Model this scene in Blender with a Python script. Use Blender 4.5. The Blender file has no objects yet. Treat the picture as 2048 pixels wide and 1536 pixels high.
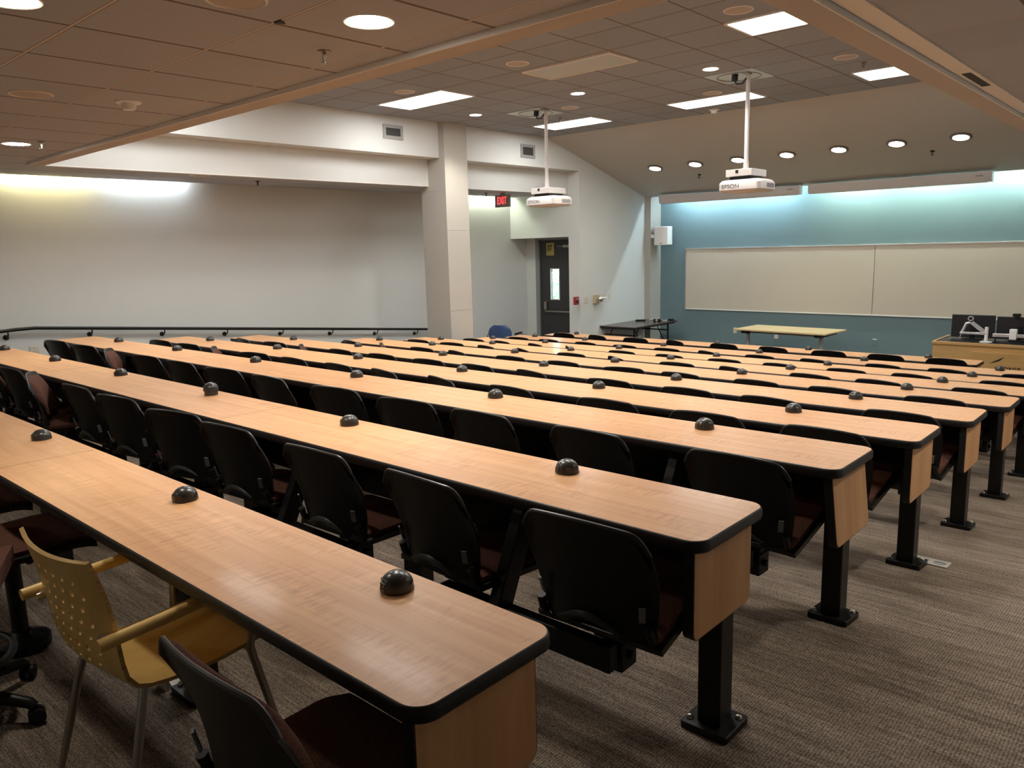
import bpy, bmesh, math, random
from mathutils import Vector, Matrix, Euler
random.seed(7)
PI = math.pi
C = bpy.context.scene.collection
ZO = 2.27            # everything is laid out from the camera's eye point, then lifted so the front floor is z = 0

# ------------------------------------------------------------------ materials
def new_mat(name):
    m = bpy.data.materials.new(name); m.use_nodes = True
    nt = m.node_tree; b = nt.nodes['Principled BSDF']
    return m, nt, b
def N(nt, t, **k):
    n = nt.nodes.new(t)
    for a, v in k.items():
        try: setattr(n, a, v)
        except Exception: pass
    return n
def plain(name, col, rough=.5, metal=0, spec=.5, bump=0, bscale=200, var=0, vscale=6, coat=0):
    m, nt, b = new_mat(name)
    b.inputs['Base Color'].default_value = (*col, 1); b.inputs['Roughness'].default_value = rough
    b.inputs['Metallic'].default_value = metal; b.inputs['Specular IOR Level'].default_value = spec
    if coat: b.inputs['Coat Weight'].default_value = coat; b.inputs['Coat Roughness'].default_value = .08
    tc = N(nt, 'ShaderNodeTexCoord')
    if var:
        n = N(nt, 'ShaderNodeTexNoise'); n.inputs['Scale'].default_value = vscale; n.inputs['Detail'].default_value = 4
        nt.links.new(tc.outputs['Object'], n.inputs['Vector'])
        mx = N(nt, 'ShaderNodeMix', data_type='RGBA')
        mx.inputs[6].default_value = (*[c*(1-var) for c in col], 1); mx.inputs[7].default_value = (*[min(1, c*(1+var)) for c in col], 1)
        nt.links.new(n.outputs['Fac'], mx.inputs[0]); nt.links.new(mx.outputs[2], b.inputs['Base Color'])
    if bump:
        n = N(nt, 'ShaderNodeTexNoise'); n.inputs['Scale'].default_value = bscale; n.inputs['Detail'].default_value = 3
        nt.links.new(tc.outputs['Object'], n.inputs['Vector'])
        bp = N(nt, 'ShaderNodeBump'); bp.inputs['Strength'].default_value = bump; bp.inputs['Distance'].default_value = .003
        nt.links.new(n.outputs['Fac'], bp.inputs['Height']); nt.links.new(bp.outputs['Normal'], b.inputs['Normal'])
    return m
def emit(name, col, s):
    m, nt, b = new_mat(name)
    b.inputs['Base Color'].default_value = (*col, 1)
    b.inputs['Emission Color'].default_value = (*col, 1); b.inputs['Emission Strength'].default_value = s
    return m
def ramp(nt, stops):
    r = N(nt, 'ShaderNodeValToRGB'); e = r.color_ramp.elements
    while len(e) > 1: e.remove(e[0])
    e[0].position = stops[0][0]; e[0].color = (*stops[0][1], 1)
    for p, c in stops[1:]:
        x = e.new(p); x.color = (*c, 1)
    return r
def mapped(nt, scale, loc=(0,0,0), src='Object'):
    tc = N(nt, 'ShaderNodeTexCoord'); mp = N(nt, 'ShaderNodeMapping')
    mp.inputs['Scale'].default_value = scale; mp.inputs['Location'].default_value = loc
    nt.links.new(tc.outputs[src], mp.inputs['Vector']); return mp
def wood(name, dark, light, scale, rough=.3, fig=True, band=.5, coat=0):
    """grain runs along the axis with the smallest scale; a cross-grain figure on top"""
    m, nt, b = new_mat(name)
    mp = mapped(nt, scale)
    n = N(nt, 'ShaderNodeTexNoise'); n.inputs['Scale'].default_value = 1; n.inputs['Detail'].default_value = 6; n.inputs['Roughness'].default_value = .6; n.inputs['Distortion'].default_value = .6
    nt.links.new(mp.outputs[0], n.inputs['Vector'])
    r = ramp(nt, [(.32, dark), (.68, light)])
    nt.links.new(n.outputs['Fac'], r.inputs['Fac'])
    out = r.outputs['Color']
    if fig:
        mp2 = mapped(nt, (75, 11, 11))
        mp2.inputs['Rotation'].default_value = (0, 0, -.45)
        n2 = N(nt, 'ShaderNodeTexNoise'); n2.inputs['Scale'].default_value = 1; n2.inputs['Detail'].default_value = 3; n2.inputs['Distortion'].default_value = .8
        nt.links.new(mp2.outputs[0], n2.inputs['Vector'])
        r2 = ramp(nt, [(.38, (.86, .83, .80)), (.5, (1, 1, 1)), (.62, (1.08, 1.08, 1.06))])
        nt.links.new(n2.outputs['Fac'], r2.inputs['Fac'])
        mp3 = mapped(nt, (3.5, 9, 5)); n3 = N(nt, 'ShaderNodeTexNoise'); n3.inputs['Scale'].default_value = 1; n3.inputs['Detail'].default_value = 2
        nt.links.new(mp3.outputs[0], n3.inputs['Vector'])
        msk = N(nt, 'ShaderNodeMapRange'); msk.inputs[1].default_value = .42; msk.inputs[2].default_value = .62; nt.links.new(n3.outputs['Fac'], msk.inputs[0])
        mx = N(nt, 'ShaderNodeMix', data_type='RGBA', blend_type='MULTIPLY'); nt.links.new(msk.outputs[0], mx.inputs[0])
        nt.links.new(out, mx.inputs[6]); nt.links.new(r2.outputs['Color'], mx.inputs[7]); out = mx.outputs[2]
    nt.links.new(out, b.inputs['Base Color'])
    b.inputs['Roughness'].default_value = rough; b.inputs['Specular IOR Level'].default_value = .26
    if coat: b.inputs['Coat Weight'].default_value = coat; b.inputs['Coat Roughness'].default_value = .1
    return m
def carpet():
    m, nt, b = new_mat('carpet')
    # long loops in ribs that run along x
    mp = mapped(nt, (5.5, 150, 1)); n = N(nt, 'ShaderNodeTexNoise'); n.inputs['Scale'].default_value = 1; n.inputs['Detail'].default_value = 1.5; n.inputs['Roughness'].default_value = .7
    nt.links.new(mp.outputs[0], n.inputs['Vector'])
    mpb = mapped(nt, (2.6, 26, 1)); nb = N(nt, 'ShaderNodeTexNoise'); nb.inputs['Scale'].default_value = 1; nb.inputs['Detail'].default_value = 3
    nt.links.new(mpb.outputs[0], nb.inputs['Vector'])
    # tufts
    mpv = mapped(nt, (95, 150, 1)); v = N(nt, 'ShaderNodeTexVoronoi'); v.inputs['Scale'].default_value = 1; v.inputs['Randomness'].default_value = .35
    nt.links.new(mpv.outputs[0], v.inputs['Vector'])
    nbs = N(nt, 'ShaderNodeMapRange'); nbs.inputs[3].default_value = .2; nbs.inputs[4].default_value = .8; nt.links.new(nb.outputs['Fac'], nbs.inputs[0])
    add = N(nt, 'ShaderNodeMath', operation='ADD'); nt.links.new(n.outputs['Fac'], add.inputs[0]); nt.links.new(nbs.outputs[0], add.inputs[1])
    h = N(nt, 'ShaderNodeMath', operation='MULTIPLY'); h.inputs[1].default_value = .5; nt.links.new(add.outputs[0], h.inputs[0])
    r = ramp(nt, [(.34, (.13, .098, .072)), (.5, (.245, .195, .15)), (.64, (.36, .295, .235))])
    nt.links.new(h.outputs[0], r.inputs['Fac'])
    vr = ramp(nt, [(.0, (1.35, 1.33, 1.3)), (.35, (1, 1, 1)), (.62, (.38, .36, .35))]); nt.links.new(v.outputs['Distance'], vr.inputs['Fac'])
    mx = N(nt, 'ShaderNodeMix', data_type='RGBA', blend_type='MULTIPLY'); mx.inputs[0].default_value = 1
    nt.links.new(r.outputs['Color'], mx.inputs[6]); nt.links.new(vr.outputs['Color'], mx.inputs[7])
    nt.links.new(mx.outputs[2], b.inputs['Base Color'])
    b.inputs['Roughness'].default_value = .95; b.inputs['Specular IOR Level'].default_value = .1
    bp = N(nt, 'ShaderNodeBump'); bp.inputs['Strength'].default_value = .6; bp.inputs['Distance'].default_value = .004; bp.invert = True
    nt.links.new(v.outputs['Distance'], bp.inputs['Height']); nt.links.new(bp.outputs['Normal'], b.inputs['Normal'])
    return m
def tiles(name, x0, y0, col, pitch=.61, line=(.60, .55, .50)):
    """lay-in ceiling tiles: speckled panels parted by thin tee bars"""
    m, nt, b = new_mat(name)
    mp = mapped(nt, (1/pitch, 1/pitch, 1), (-x0/pitch, -y0/pitch, 0))
    sx = N(nt, 'ShaderNodeSeparateXYZ'); nt.links.new(mp.outputs[0], sx.inputs[0])
    mins = []
    for k in (0, 1):
        fr = N(nt, 'ShaderNodeMath', operation='FRACT'); nt.links.new(sx.outputs[k], fr.inputs[0])
        sb = N(nt, 'ShaderNodeMath', operation='SUBTRACT'); nt.links.new(fr.outputs[0], sb.inputs[0]); sb.inputs[1].default_value = .5
        ab = N(nt, 'ShaderNodeMath', operation='ABSOLUTE'); nt.links.new(sb.outputs[0], ab.inputs[0]); mins.append(ab)
    mxx = N(nt, 'ShaderNodeMath', operation='MAXIMUM'); nt.links.new(mins[0].outputs[0], mxx.inputs[0]); nt.links.new(mins[1].outputs[0], mxx.inputs[1])
    bar = N(nt, 'ShaderNodeMath', operation='GREATER_THAN'); bar.inputs[1].default_value = .489; nt.links.new(mxx.outputs[0], bar.inputs[0])
    gap = N(nt, 'ShaderNodeMath', operation='GREATER_THAN'); gap.inputs[1].default_value = .483; nt.links.new(mxx.outputs[0], gap.inputs[0])
    tc = N(nt, 'ShaderNodeTexCoord')
    n = N(nt, 'ShaderNodeTexNoise'); n.inputs['Scale'].default_value = 160; n.inputs['Detail'].default_value = 3; nt.links.new(tc.outputs['Object'], n.inputs['Vector'])
    wn = N(nt, 'ShaderNodeTexWhiteNoise'); wn.noise_dimensions = '2D'
    fl = N(nt, 'ShaderNodeVectorMath', operation='FLOOR'); nt.links.new(mp.outputs[0], fl.inputs[0]); nt.links.new(fl.outputs[0], wn.inputs['Vector'])
    mr = N(nt, 'ShaderNodeMapRange'); mr.inputs[3].default_value = .95; mr.inputs[4].default_value = 1.04; nt.links.new(wn.outputs['Value'], mr.inputs[0])
    r = ramp(nt, [(.3, tuple(c*.9 for c in col)), (.6, col)]); nt.links.new(n.outputs['Fac'], r.inputs['Fac'])
    tint = N(nt, 'ShaderNodeVectorMath', operation='SCALE'); nt.links.new(r.outputs['Color'], tint.inputs[0]); nt.links.new(mr.outputs[0], tint.inputs['Scale'])
    m1 = N(nt, 'ShaderNodeMix', data_type='RGBA'); nt.links.new(gap.outputs[0], m1.inputs[0]); nt.links.new(tint.outputs[0], m1.inputs[6]); m1.inputs[7].default_value = (.20, .16, .135, 1)
    m2 = N(nt, 'ShaderNodeMix', data_type='RGBA'); nt.links.new(bar.outputs[0], m2.inputs[0]); nt.links.new(m1.outputs[2], m2.inputs[6])
    lon = N(nt, 'ShaderNodeMath', operation='GREATER_THAN'); lon.inputs[1].default_value = .488; nt.links.new(mins[1].outputs[0], lon.inputs[0])
    mb = N(nt, 'ShaderNodeMix', data_type='RGBA'); nt.links.new(lon.outputs[0], mb.inputs[0]); mb.inputs[6].default_value = (.17, .14, .12, 1); mb.inputs[7].default_value = (*line, 1)
    nt.links.new(mb.outputs[2], m2.inputs[7])
    nt.links.new(m2.outputs[2], b.inputs['Base Color']); b.inputs['Roughness'].default_value = .9; b.inputs['Specular IOR Level'].default_value = .2
    bp = N(nt, 'ShaderNodeBump'); bp.inputs['Strength'].default_value = .35; bp.inputs['Distance'].default_value = .003
    nt.links.new(n.outputs['Fac'], bp.inputs['Height']); nt.links.new(bp.outputs['Normal'], b.inputs['Normal'])
    return m
def fabric(name, col):
    m, nt, b = new_mat(name)
    mp = mapped(nt, (260, 260, 260)); v = N(nt, 'ShaderNodeTexVoronoi'); v.inputs['Scale'].default_value = 1
    nt.links.new(mp.outputs[0], v.inputs['Vector'])
    r = ramp(nt, [(.1, tuple(c*1.3 for c in col)), (.6, tuple(c*.6 for c in col))]); nt.links.new(v.outputs['Distance'], r.inputs['Fac'])
    nt.links.new(r.outputs['Color'], b.inputs['Base Color']); b.inputs['Roughness'].default_value = .95; b.inputs['Specular IOR Level'].default_value = .15
    return m

M = {}
M['wall'] = plain('white_wall_paint', (.64, .66, .645), .85, spec=.2, bump=.12, bscale=90)
M['wall_cream'] = plain('cream_wall_paint', (.44, .425, .385), .8, spec=.2, bump=.1, bscale=90)
M['soffit'] = plain('sloped_ceiling_paint', (.50, .485, .45), .9, spec=.2, bump=.12, bscale=120)
M['band'] = plain('drywall_band_paint', (.50, .45, .41), .9, spec=.2)
M['teal'] = plain('teal_wall_paint', (.165, .245, .27), .75, spec=.25, bump=.1, bscale=90)
M['carpet'] = carpet()
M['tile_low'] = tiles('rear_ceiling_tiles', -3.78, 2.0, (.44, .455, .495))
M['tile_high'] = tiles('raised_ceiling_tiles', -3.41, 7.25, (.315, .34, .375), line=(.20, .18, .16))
M['top'] = wood('cherry_laminate', (.61, .31, .145), (.74, .415, .205), (1.1, 26, 10), rough=.40, coat=.06)
M['panel'] = wood('cherry_panel', (.50, .255, .11), (.62, .34, .16), (10, 16, 1.2), rough=.4, fig=False)
M['edge'] = plain('black_rubber_edge', (.013, .012, .012), .42, spec=.35, bump=.1, bscale=400)
M['black'] = plain('black_powder_coat', (.0065, .006, .0055), .42, spec=.3, bump=.1, bscale=300)
M['shell'] = plain('black_plastic_shell', (.0065, .006, .0058), .40, spec=.32, bump=.12, bscale=500)
M['rim'] = plain('dark_plastic_rim', (.030, .029, .029), .36)
M['red'] = fabric('rust_fabric', (.125, .054, .037))
M['dome'] = plain('charcoal_gloss_plastic', (.038, .035, .033), .30, coat=.15)
M['slot'] = plain('black_void', (.004, .004, .004), .6)
M['chrome'] = plain('polished_chrome', (.75, .74, .72), .18, metal=1)
M['steel'] = plain('brushed_steel', (.36, .33, .29), .33, metal=1)
M['ply'] = wood('yellow_plywood', (.66, .42, .13), (.78, .53, .19), (12, 6, 1.5), rough=.33, fig=False)
M['plyedge'] = wood('plywood_edge', (.38, .23, .08), (.68, .46, .19), (3, 3, 90), rough=.5, fig=False)
M['white'] = plain('white_enamel', (.80, .79, .77), .4)
M['offwhite'] = plain('off_white_plastic', (.62, .58, .46), .45)
M['projector'] = plain('projector_white', (.60, .57, .56), .4)
M['board'] = plain('whiteboard_surface', (.60, .55, .46), .3, spec=.4)
M['alum'] = plain('aluminium_trim', (.55, .54, .52), .35, metal=.7)
M['door'] = plain('charcoal_door_paint', (.036, .036, .037), .45)
M['frame'] = plain('grey_door_frame', (.24, .25, .26), .5)
M['grey'] = plain('mid_grey_metal', (.33, .33, .32), .5)
M['dgrey2'] = plain('louvre_grey', (.10, .10, .10), .5)
M['dgrey'] = plain('dark_grey_void', (.045, .045, .045), .6)
M['grille'] = plain('perforated_grille', (.46, .40, .35), .7)
M['grille_rim'] = plain('grille_rim_paint', (.78, .72, .65), .5)
M['maple'] = wood('maple_veneer', (.46, .27, .10), (.56, .35, .145), (1.2, 14, 14), rough=.4, fig=False)
M['birch'] = wood('birch_laminate', (.64, .47, .25), (.72, .55, .31), (1.5, 20, 10), rough=.35, fig=False)
M['walnut'] = wood('walnut_laminate', (.045, .032, .026), (.075, .055, .045), (2, 16, 10), rough=.22, fig=False)
M['blue'] = plain('blue_plastic', (.055, .11, .26), .5)
M['silver'] = plain('silver_plastic', (.62, .63, .64), .28, metal=.6)
M['clip'] = plain('clip_grey', (.16, .16, .165), .4)
M['plate'] = plain('satin_plate', (.50, .49, .46), .4)
M['bronze'] = plain('bronze_trim', (.15, .12, .10), .45)
M['screen'] = plain('dark_monitor_back', (.012, .013, .016), .35)
M['red_paint'] = plain('alarm_red', (.30, .02, .03), .4)
M['yellow'] = plain('sign_yellow', (.42, .33, .09), .5)
M['txt'] = plain('black_lettering', (.01, .01, .01), .5)
M['greytxt'] = plain('grey_lettering', (.22, .22, .23), .5)
M['beige'] = plain('beige_metal', (.50, .42, .28), .5)
M['lens'] = emit('troffer_lens', (1, .985, .96), 7.2)
M['lens_off'] = plain('unlit_troffer_lens', (.46, .46, .41), .35)
M['diffuser'] = plain('pale_blue_plate', (.50, .60, .62), .4)
M['can'] = emit('warm_lamp_lens', (1, .93, .80), 26)
M['can_small'] = emit('small_lamp_lens', (1, .93, .80), 12)
M['tube_warm'] = emit('warm_tube', (1, .89, .52), 16)
M['tube_cool'] = emit('cool_tube', (.86, .94, 1), 15)
M['tube_green'] = emit('greenish_tube', (.93, 1, .80), 20)
M['tube_blue'] = emit('blueish_tube', (.70, .90, 1), 34)
M['tube_teal'] = emit('teal_white_tube', (.86, 1, .86), 34)
M['exit_red'] = emit('exit_red', (1, .03, .035), 1.1)
M['leaf'] = plain('hedge_leaves', (.10, .32, .10), .6, var=.5, vscale=8)
M['grass'] = plain('lawn', (.12, .3, .1), .8)
m, nt, b = new_mat('clear_glass'); b.inputs['Base Color'].default_value = (.96, .98, .97, 1); b.inputs['Roughness'].default_value = .02
b.inputs['Transmission Weight'].default_value = 1; b.inputs['IOR'].default_value = 1.0; M['glass'] = m

# ------------------------------------------------------------------ mesh builder
class MB:
    def __init__(s): s.v = []; s.f = []; s.m = []
    def add(s, vs, fs, mi=0, T=None):
        o = len(s.v)
        s.v += [tuple(T @ Vector(p)) if T else tuple(p) for p in vs]
        s.f += [[o+i for i in f] for f in fs]; s.m += [mi]*len(fs); return s
    def box(s, x0, x1, y0, y1, z0, z1, mi=0, T=None):
        vs = [(x, y, z) for z in (z0, z1) for y in (y0, y1) for x in (x0, x1)]
        return s.add(vs, [[0,2,3,1],[4,5,7,6],[0,1,5,4],[1,3,7,5],[3,2,6,7],[2,0,4,6]], mi, T)
    def prism(s, poly, a, b, axis='z', mi=0, T=None):
        n = len(poly)
        def P(p, h):
            return (p[0], p[1], h) if axis == 'z' else ((p[0], h, p[1]) if axis == 'y' else (h, p[0], p[1]))
        vs = [P(p, a) for p in poly] + [P(p, b) for p in poly]
        fs = [list(range(n))[::-1], list(range(n, 2*n))] + [[i, (i+1) % n, n+(i+1) % n, n+i] for i in range(n)]
        return s.add(vs, fs, mi, T)
    def rings(s, rs, mi=0, cap=(True, True), closed=False, T=None):
        n = len(rs[0]); vs = [p for r in rs for p in r]; fs = []
        k = len(rs)
        for j in range(k if closed else k-1):
            for i in range(n):
                a, b2 = j*n, ((j+1) % k)*n
                fs.append([a+i, a+(i+1) % n, b2+(i+1) % n, b2+i])
        if not closed:
            if cap[0]: fs.append(list(range(n))[::-1])
            if cap[1]: fs.append([(k-1)*n+i for i in range(n)])
        return s.add(vs, fs, mi, T)
    def cyl(s, p0, p1, r0, r1=None, n=16, mi=0, T=None):
        return s.tube([p0, p1], [r0, r0 if r1 is None else r1], n, mi, T)
    def tube(s, pts, r, n=12, mi=0, T=None, closed=False):
        pts = [Vector(p) for p in pts]; rs = []
        if not isinstance(r, (list, tuple)): r = [r]*len(pts)
        up = None
        for i, p in enumerate(pts):
            a = pts[i-1] if (i > 0 or closed) else p; b2 = pts[(i+1) % len(pts)] if (i < len(pts)-1 or closed) else p
            d = (b2-a).normalized()
            if up is None: up = Vector((0, 0, 1)) if abs(d.z) < .9 else Vector((0, 1, 0))
            x = up.cross(d).normalized(); y = d.cross(x).normalized(); up = y
            rs.append([tuple(p + x*math.cos(2*PI*k/n)*r[i] + y*math.sin(2*PI*k/n)*r[i]) for k in range(n)])
        return s.rings(rs, mi, closed=closed, T=T)
    def lathe(s, prof, n=24, mi=0, T=None, caps=True):
        rs = [[(r*math.cos(2*PI*k/n), r*math.sin(2*PI*k/n), z) for k in range(n)] for r, z in prof]
        return s.rings(rs, mi, cap=(caps, caps), T=T)
    def sheet(s, fn, nu, nv, th, mi=0, T=None):
        """a curved slab: fn(u, v) -> (point, normal); th thick behind the surface"""
        A = []; B = []
        for j in range(nv+1):
            for i in range(nu+1):
                p, nn = fn(i/nu, j/nv); A.append(Vector(p)); B.append(Vector(p) - Vector(nn)*th)
        n = nu+1; o = len(A); fs = []
        for j in range(nv):
            for i in range(nu):
                q = [j*n+i, j*n+i+1, (j+1)*n+i+1, (j+1)*n+i]; fs.append(q); fs.append([o+k for k in q[::-1]])
        edge = [i for i in range(n)] + [j*n+nu for j in range(1, nv+1)] + [nv*n+i for i in range(nu-1, -1, -1)] + [j*n for j in range(nv-1, 0, -1)]
        for k in range(len(edge)):
            a, b2 = edge[k], edge[(k+1) % len(edge)]; fs.append([b2, a, o+a, o+b2])
        return s.add(A+B, fs, mi, T)
    def build(s, name, mats, parent=None, loc=(0,0,0), rot=(0,0,0), smooth=40, bevel=0, label=None):
        me = bpy.data.meshes.new(name); me.from_pydata(s.v, [], s.f); 
        mats = mats if isinstance(mats, (list, tuple)) else [mats]
        for x in mats: me.materials.append(M[x])
        me.polygons.foreach_set('material_index', s.m)
        bm = bmesh.new(); bm.from_mesh(me); bmesh.ops.recalc_face_normals(bm, faces=bm.faces); bm.to_mesh(me); bm.free()
        if smooth:
            me.polygons.foreach_set('use_smooth', [True]*len(me.polygons)); me.set_sharp_from_angle(angle=math.radians(smooth))
        me.update()
        o = bpy.data.objects.new(name, me); C.objects.link(o); o.location = loc; o.rotation_euler = rot
        if parent: o.parent = parent
        if bevel:
            bv = o.modifiers.new('bevel', 'BEVEL'); bv.width = bevel; bv.segments = 2; bv.limit_method = 'ANGLE'; bv.angle_limit = math.radians(50)
        if label: o['label'] = label
        return o
def tag(o, label, cat, group=None):
    o['label'] = label; o['category'] = cat
    if group: o['group'] = group
    return o
def thing(name, label, cat, loc=(0,0,0), rot=(0,0,0), group=None):
    o = bpy.data.objects.new(name, None); C.objects.link(o); o.location = loc; o.rotation_euler = rot; o.empty_display_size = .1
    return tag(o, label, cat, group)
def struct(o): o['kind'] = 'structure'; return o
KIDS = {}
def kids(o):
    return [c for c in C.objects if c.parent == o]
def clone(root, tree, loc, rz, label, group):
    r = root.copy(); C.objects.link(r); r.location = loc; r.rotation_euler = (0, 0, rz); r['label'] = label
    if group: r['group'] = group
    for ch, subs in tree:
        c = ch.copy(); C.objects.link(c); c.parent = r
        for g in subs:
            d = g.copy(); C.objects.link(d); d.parent = c
    return r
def tree_of(o): return [(c, kids(c)) for c in kids(o)]
def text_mesh(name, s, size, mat, parent, loc, rot, depth=.0015, sx=1.0, bold=0, space=1.0):
    cu = bpy.data.curves.new(name, 'FONT'); cu.body = s; cu.size = size; cu.extrude = depth; cu.offset = bold; cu.space_character = space
    cu.align_x = 'CENTER'; cu.align_y = 'CENTER'
    tmp = bpy.data.objects.new(name, cu); C.objects.link(tmp)
    bpy.context.view_layer.update()
    me = bpy.data.meshes.new_from_object(tmp.evaluated_get(bpy.context.evaluated_depsgraph_get()))
    bpy.data.objects.remove(tmp); bpy.data.curves.remove(cu)
    me.name = name; me.materials.clear(); me.materials.append(M[mat])
    for p in me.polygons: p.material_index = 0
    o = bpy.data.objects.new(name, me); C.objects.link(o); o.parent = parent; o.location = loc; o.rotation_euler = rot; o.scale = (sx, 1, 1)
    return o
def rrect(x0, x1, y0, y1, r, n=6):
    rr = r if isinstance(r, (list, tuple)) else (r,)*4      # corners: x1y0, x1y1, x0y1, x0y0
    out = []
    for (cx, cy, a0), q in zip(((x1, y0, -90), (x1, y1, 0), (x0, y1, 90), (x0, y0, 180)), rr):
        sx = -1 if cx == x1 else 1; sy = 1 if cy == y0 else -1
        if q <= 0: out.append((cx, cy)); continue
        for k in range(n+1):
            a = math.radians(a0 + 90*k/n); out.append((cx+sx*q+q*math.cos(a), cy+sy*q+q*math.sin(a)))
    return out
ORD = ['zeroth','first','second','third','fourth','fifth','sixth','seventh','eighth','ninth','tenth','eleventh','twelfth','thirteenth']
ROW = ['', 'nearest', 'second nearest', 'third nearest', 'fourth nearest', 'fifth nearest', 'sixth nearest', 'seventh nearest', 'third farthest', 'second farthest', 'farthest']

# ------------------------------------------------------------------ floor profile and the room
FP = [(-3.2, -1.62), (3.1, -1.62), (8.7, -2.135), (9.7, -2.205), (10.8, -2.262), (11.3, -2.27), (14.6, -2.27)]
def fz(y):
    for (a, za), (b2, zb) in zip(FP, FP[1:]):
        if y <= b2: return za + (zb-za)*(y-a)/(b2-a)
    return FP[-1][1]
XA, XB, XC, XR = -8.87, -9.13, -10.6, 1.7     # side wall, recessed face, outer wall, right wall
YK, YW, YD, YF, YB = 11.76, 14.4, 12.23, 10.85, -2.4
ZL, ZD, ZH = 1.0, .97, 1.893
b = MB()
vs = []; 
for y, z in FP: vs += [(XC-.2, y, z), (XR+.2, y, z)]
fs = [[2*i, 2*i+1, 2*i+3, 2*i+2] for i in range(len(FP)-1)]
o2 = len(vs); vs2 = [(x, y, z-.15) for x, y, z in vs]; fs += [[o2+i for i in f[::-1]] for f in fs]
b.add(vs+vs2, fs); b.add([], [])
struct(b.build('floor', 'carpet', smooth=0))

W = MB(); W.box(XC-.2, XC, YB, YD+.1, -2.5, 1.3)
W.box(XC+.0005, XC+.002, 7.046, 7.052, -2.2, .99)      # panel joint
struct(W.build('wall_left', 'wall'))
W = MB(); W.box(XC, XR, YB-.2, YB, -1.8, 1.3); struct(W.build('wall_back', 'wall'))
W = MB(); W.box(XR, XR+.2, YB-.2, YW+.2, -2.5, 1.3); struct(W.build('wall_right', 'wall'))
W = MB(); W.box(XA-.25, XR, YW, YW+.2, -2.5, 1.3); struct(W.build('wall_front', 'teal'))
# side wall beyond the alcove, under the sloped ceiling
W = MB(); W.prism([(YK+.02, -2.5), (YW, -2.5), (YW, .98), (14.04, .98), (YK+.02, 1.655)], XA-.25, XA, 'x'); W.box(XA-.25, XA, 14.04, YW, .98, 1.3)
struct(W.build('wall_side', 'wall'))
# upper soffit face, its underside and the recessed lower face
W = MB(); W.prism([(2.92, 1.38), (YK, 1.38), (YK, 1.66), (YF, 1.93), (2.92, 1.93)], XA-.26, XA, 'x'); struct(W.build('trim_1', 'wall'))
W = MB(); W.box(XB-.12, XB, 2.92, YK, ZL-.02, 1.38); struct(W.build('trim_2', 'wall'))
# column
W = MB(); W.box(-9.30, -8.75, 8.27, 8.75, -2.4, 1.9)
for z in (.31, -.92): W.box(-8.751, -8.7475, 8.27, 8.75, z-.004, z+.004)
for z in (.91, -.61): W.box(-9.30, -8.75, 8.2675, 8.271, z-.004, z+.004)
struct(W.build('trim_3', 'wall_cream', bevel=.006))
# wall across the alcove with the opening to the exit door
W = MB(); W.box(XC, XB-.0, YK, YD, .197, 1.2); W.box(XB, XA, YK, YK+.02, -2.5, 1.66); W.box(XB, XA-.1, YK+.02, YD, -2.5, 1.3)
struct(W.build('wall_alcove', 'wall'))
W = MB(); W.box(XC, -10.35, YD, YD+.15, -2.5, 1.2); W.box(-9.25, -8.9, YD, YD+.15, -2.5, 1.2); W.box(-10.35, -9.25, YD, YD+.15, .25, 1.2)
struct(W.build('wall_exit', 'wall'))
# pilaster in the front corner
W = MB(); W.box(-9.0, -8.73, 14.0, YW, -2.4, .985); W.box(-8.731, -8.7275, 14.0, YW, .13, .14)
struct(W.build('trim_4', 'wall_cream', bevel=.004))
# ceilings
W = MB(); W.box(XC, XR, YB, 2.78, ZL, ZL+.05); struct(W.build('ceiling', 'tile_low'))
W = MB(); W.box(-10.46, XB-.02, 2.78, 11.9, ZL, ZL+.05); struct(W.build('ceiling.001', 'tile_low'))
W = MB(); W.box(-1.33, XR, 2.78, YW, ZL, ZL+.05); struct(W.build('ceiling.002', 'tile_low'))
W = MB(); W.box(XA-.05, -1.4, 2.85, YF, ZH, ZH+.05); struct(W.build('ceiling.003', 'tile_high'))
W = MB(); W.prism([(YF, ZH), (14.04, .968), (14.04, 1.02), (YF+.02, ZH+.06)], XA, -1.4, 'x'); struct(W.build('ceiling.004', 'soffit'))
# drywall bands round the raised ceiling
W = MB(); W.box(XB-.0, XR, 2.775, 2.92, ZD, ZD+.08); W.box(XA-.2, -1.33, 2.80, 2.93, ZD+.02, 2.0); struct(W.build('trim_5', 'band'))
W = MB(); W.box(-1.48, -1.33, 2.92, YW, ZD, ZD+.08); W.box(-1.47, -1.35, 2.92, 14.3, ZD+.02, 2.0); struct(W.build('trim_6', 'band'))
W = MB(); W.box(XB, -1.48, 2.768, 2.775, ZD, ZL+.01); W.box(-1.33, -1.323, 2.78, YW, ZD, ZL+.01); struct(W.build('trim_10', 'white'))
# light slots: lids over the gap at the outer wall and at the front wall
W = MB(); W.box(XC, -10.40, 2.7, 12.0, 1.16, 1.2); W.box(-10.46, -10.44, 2.7, 12.0, ZL, 1.18); struct(W.build('trim_7', 'white'))
W = MB(); W.box(XA, -1.35, 14.02, YW, 1.26, 1.3); W.box(XA, -1.35, 14.02, 14.05, .97, 1.28); struct(W.build('trim_8', 'white'))
# thin metal angle along the aisle ceiling
W = MB(); W.box(XB-.03, XB+.001, 2.80, YK, ZL-.022, ZL-.012); struct(W.build('trim_9', 'white'))

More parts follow.
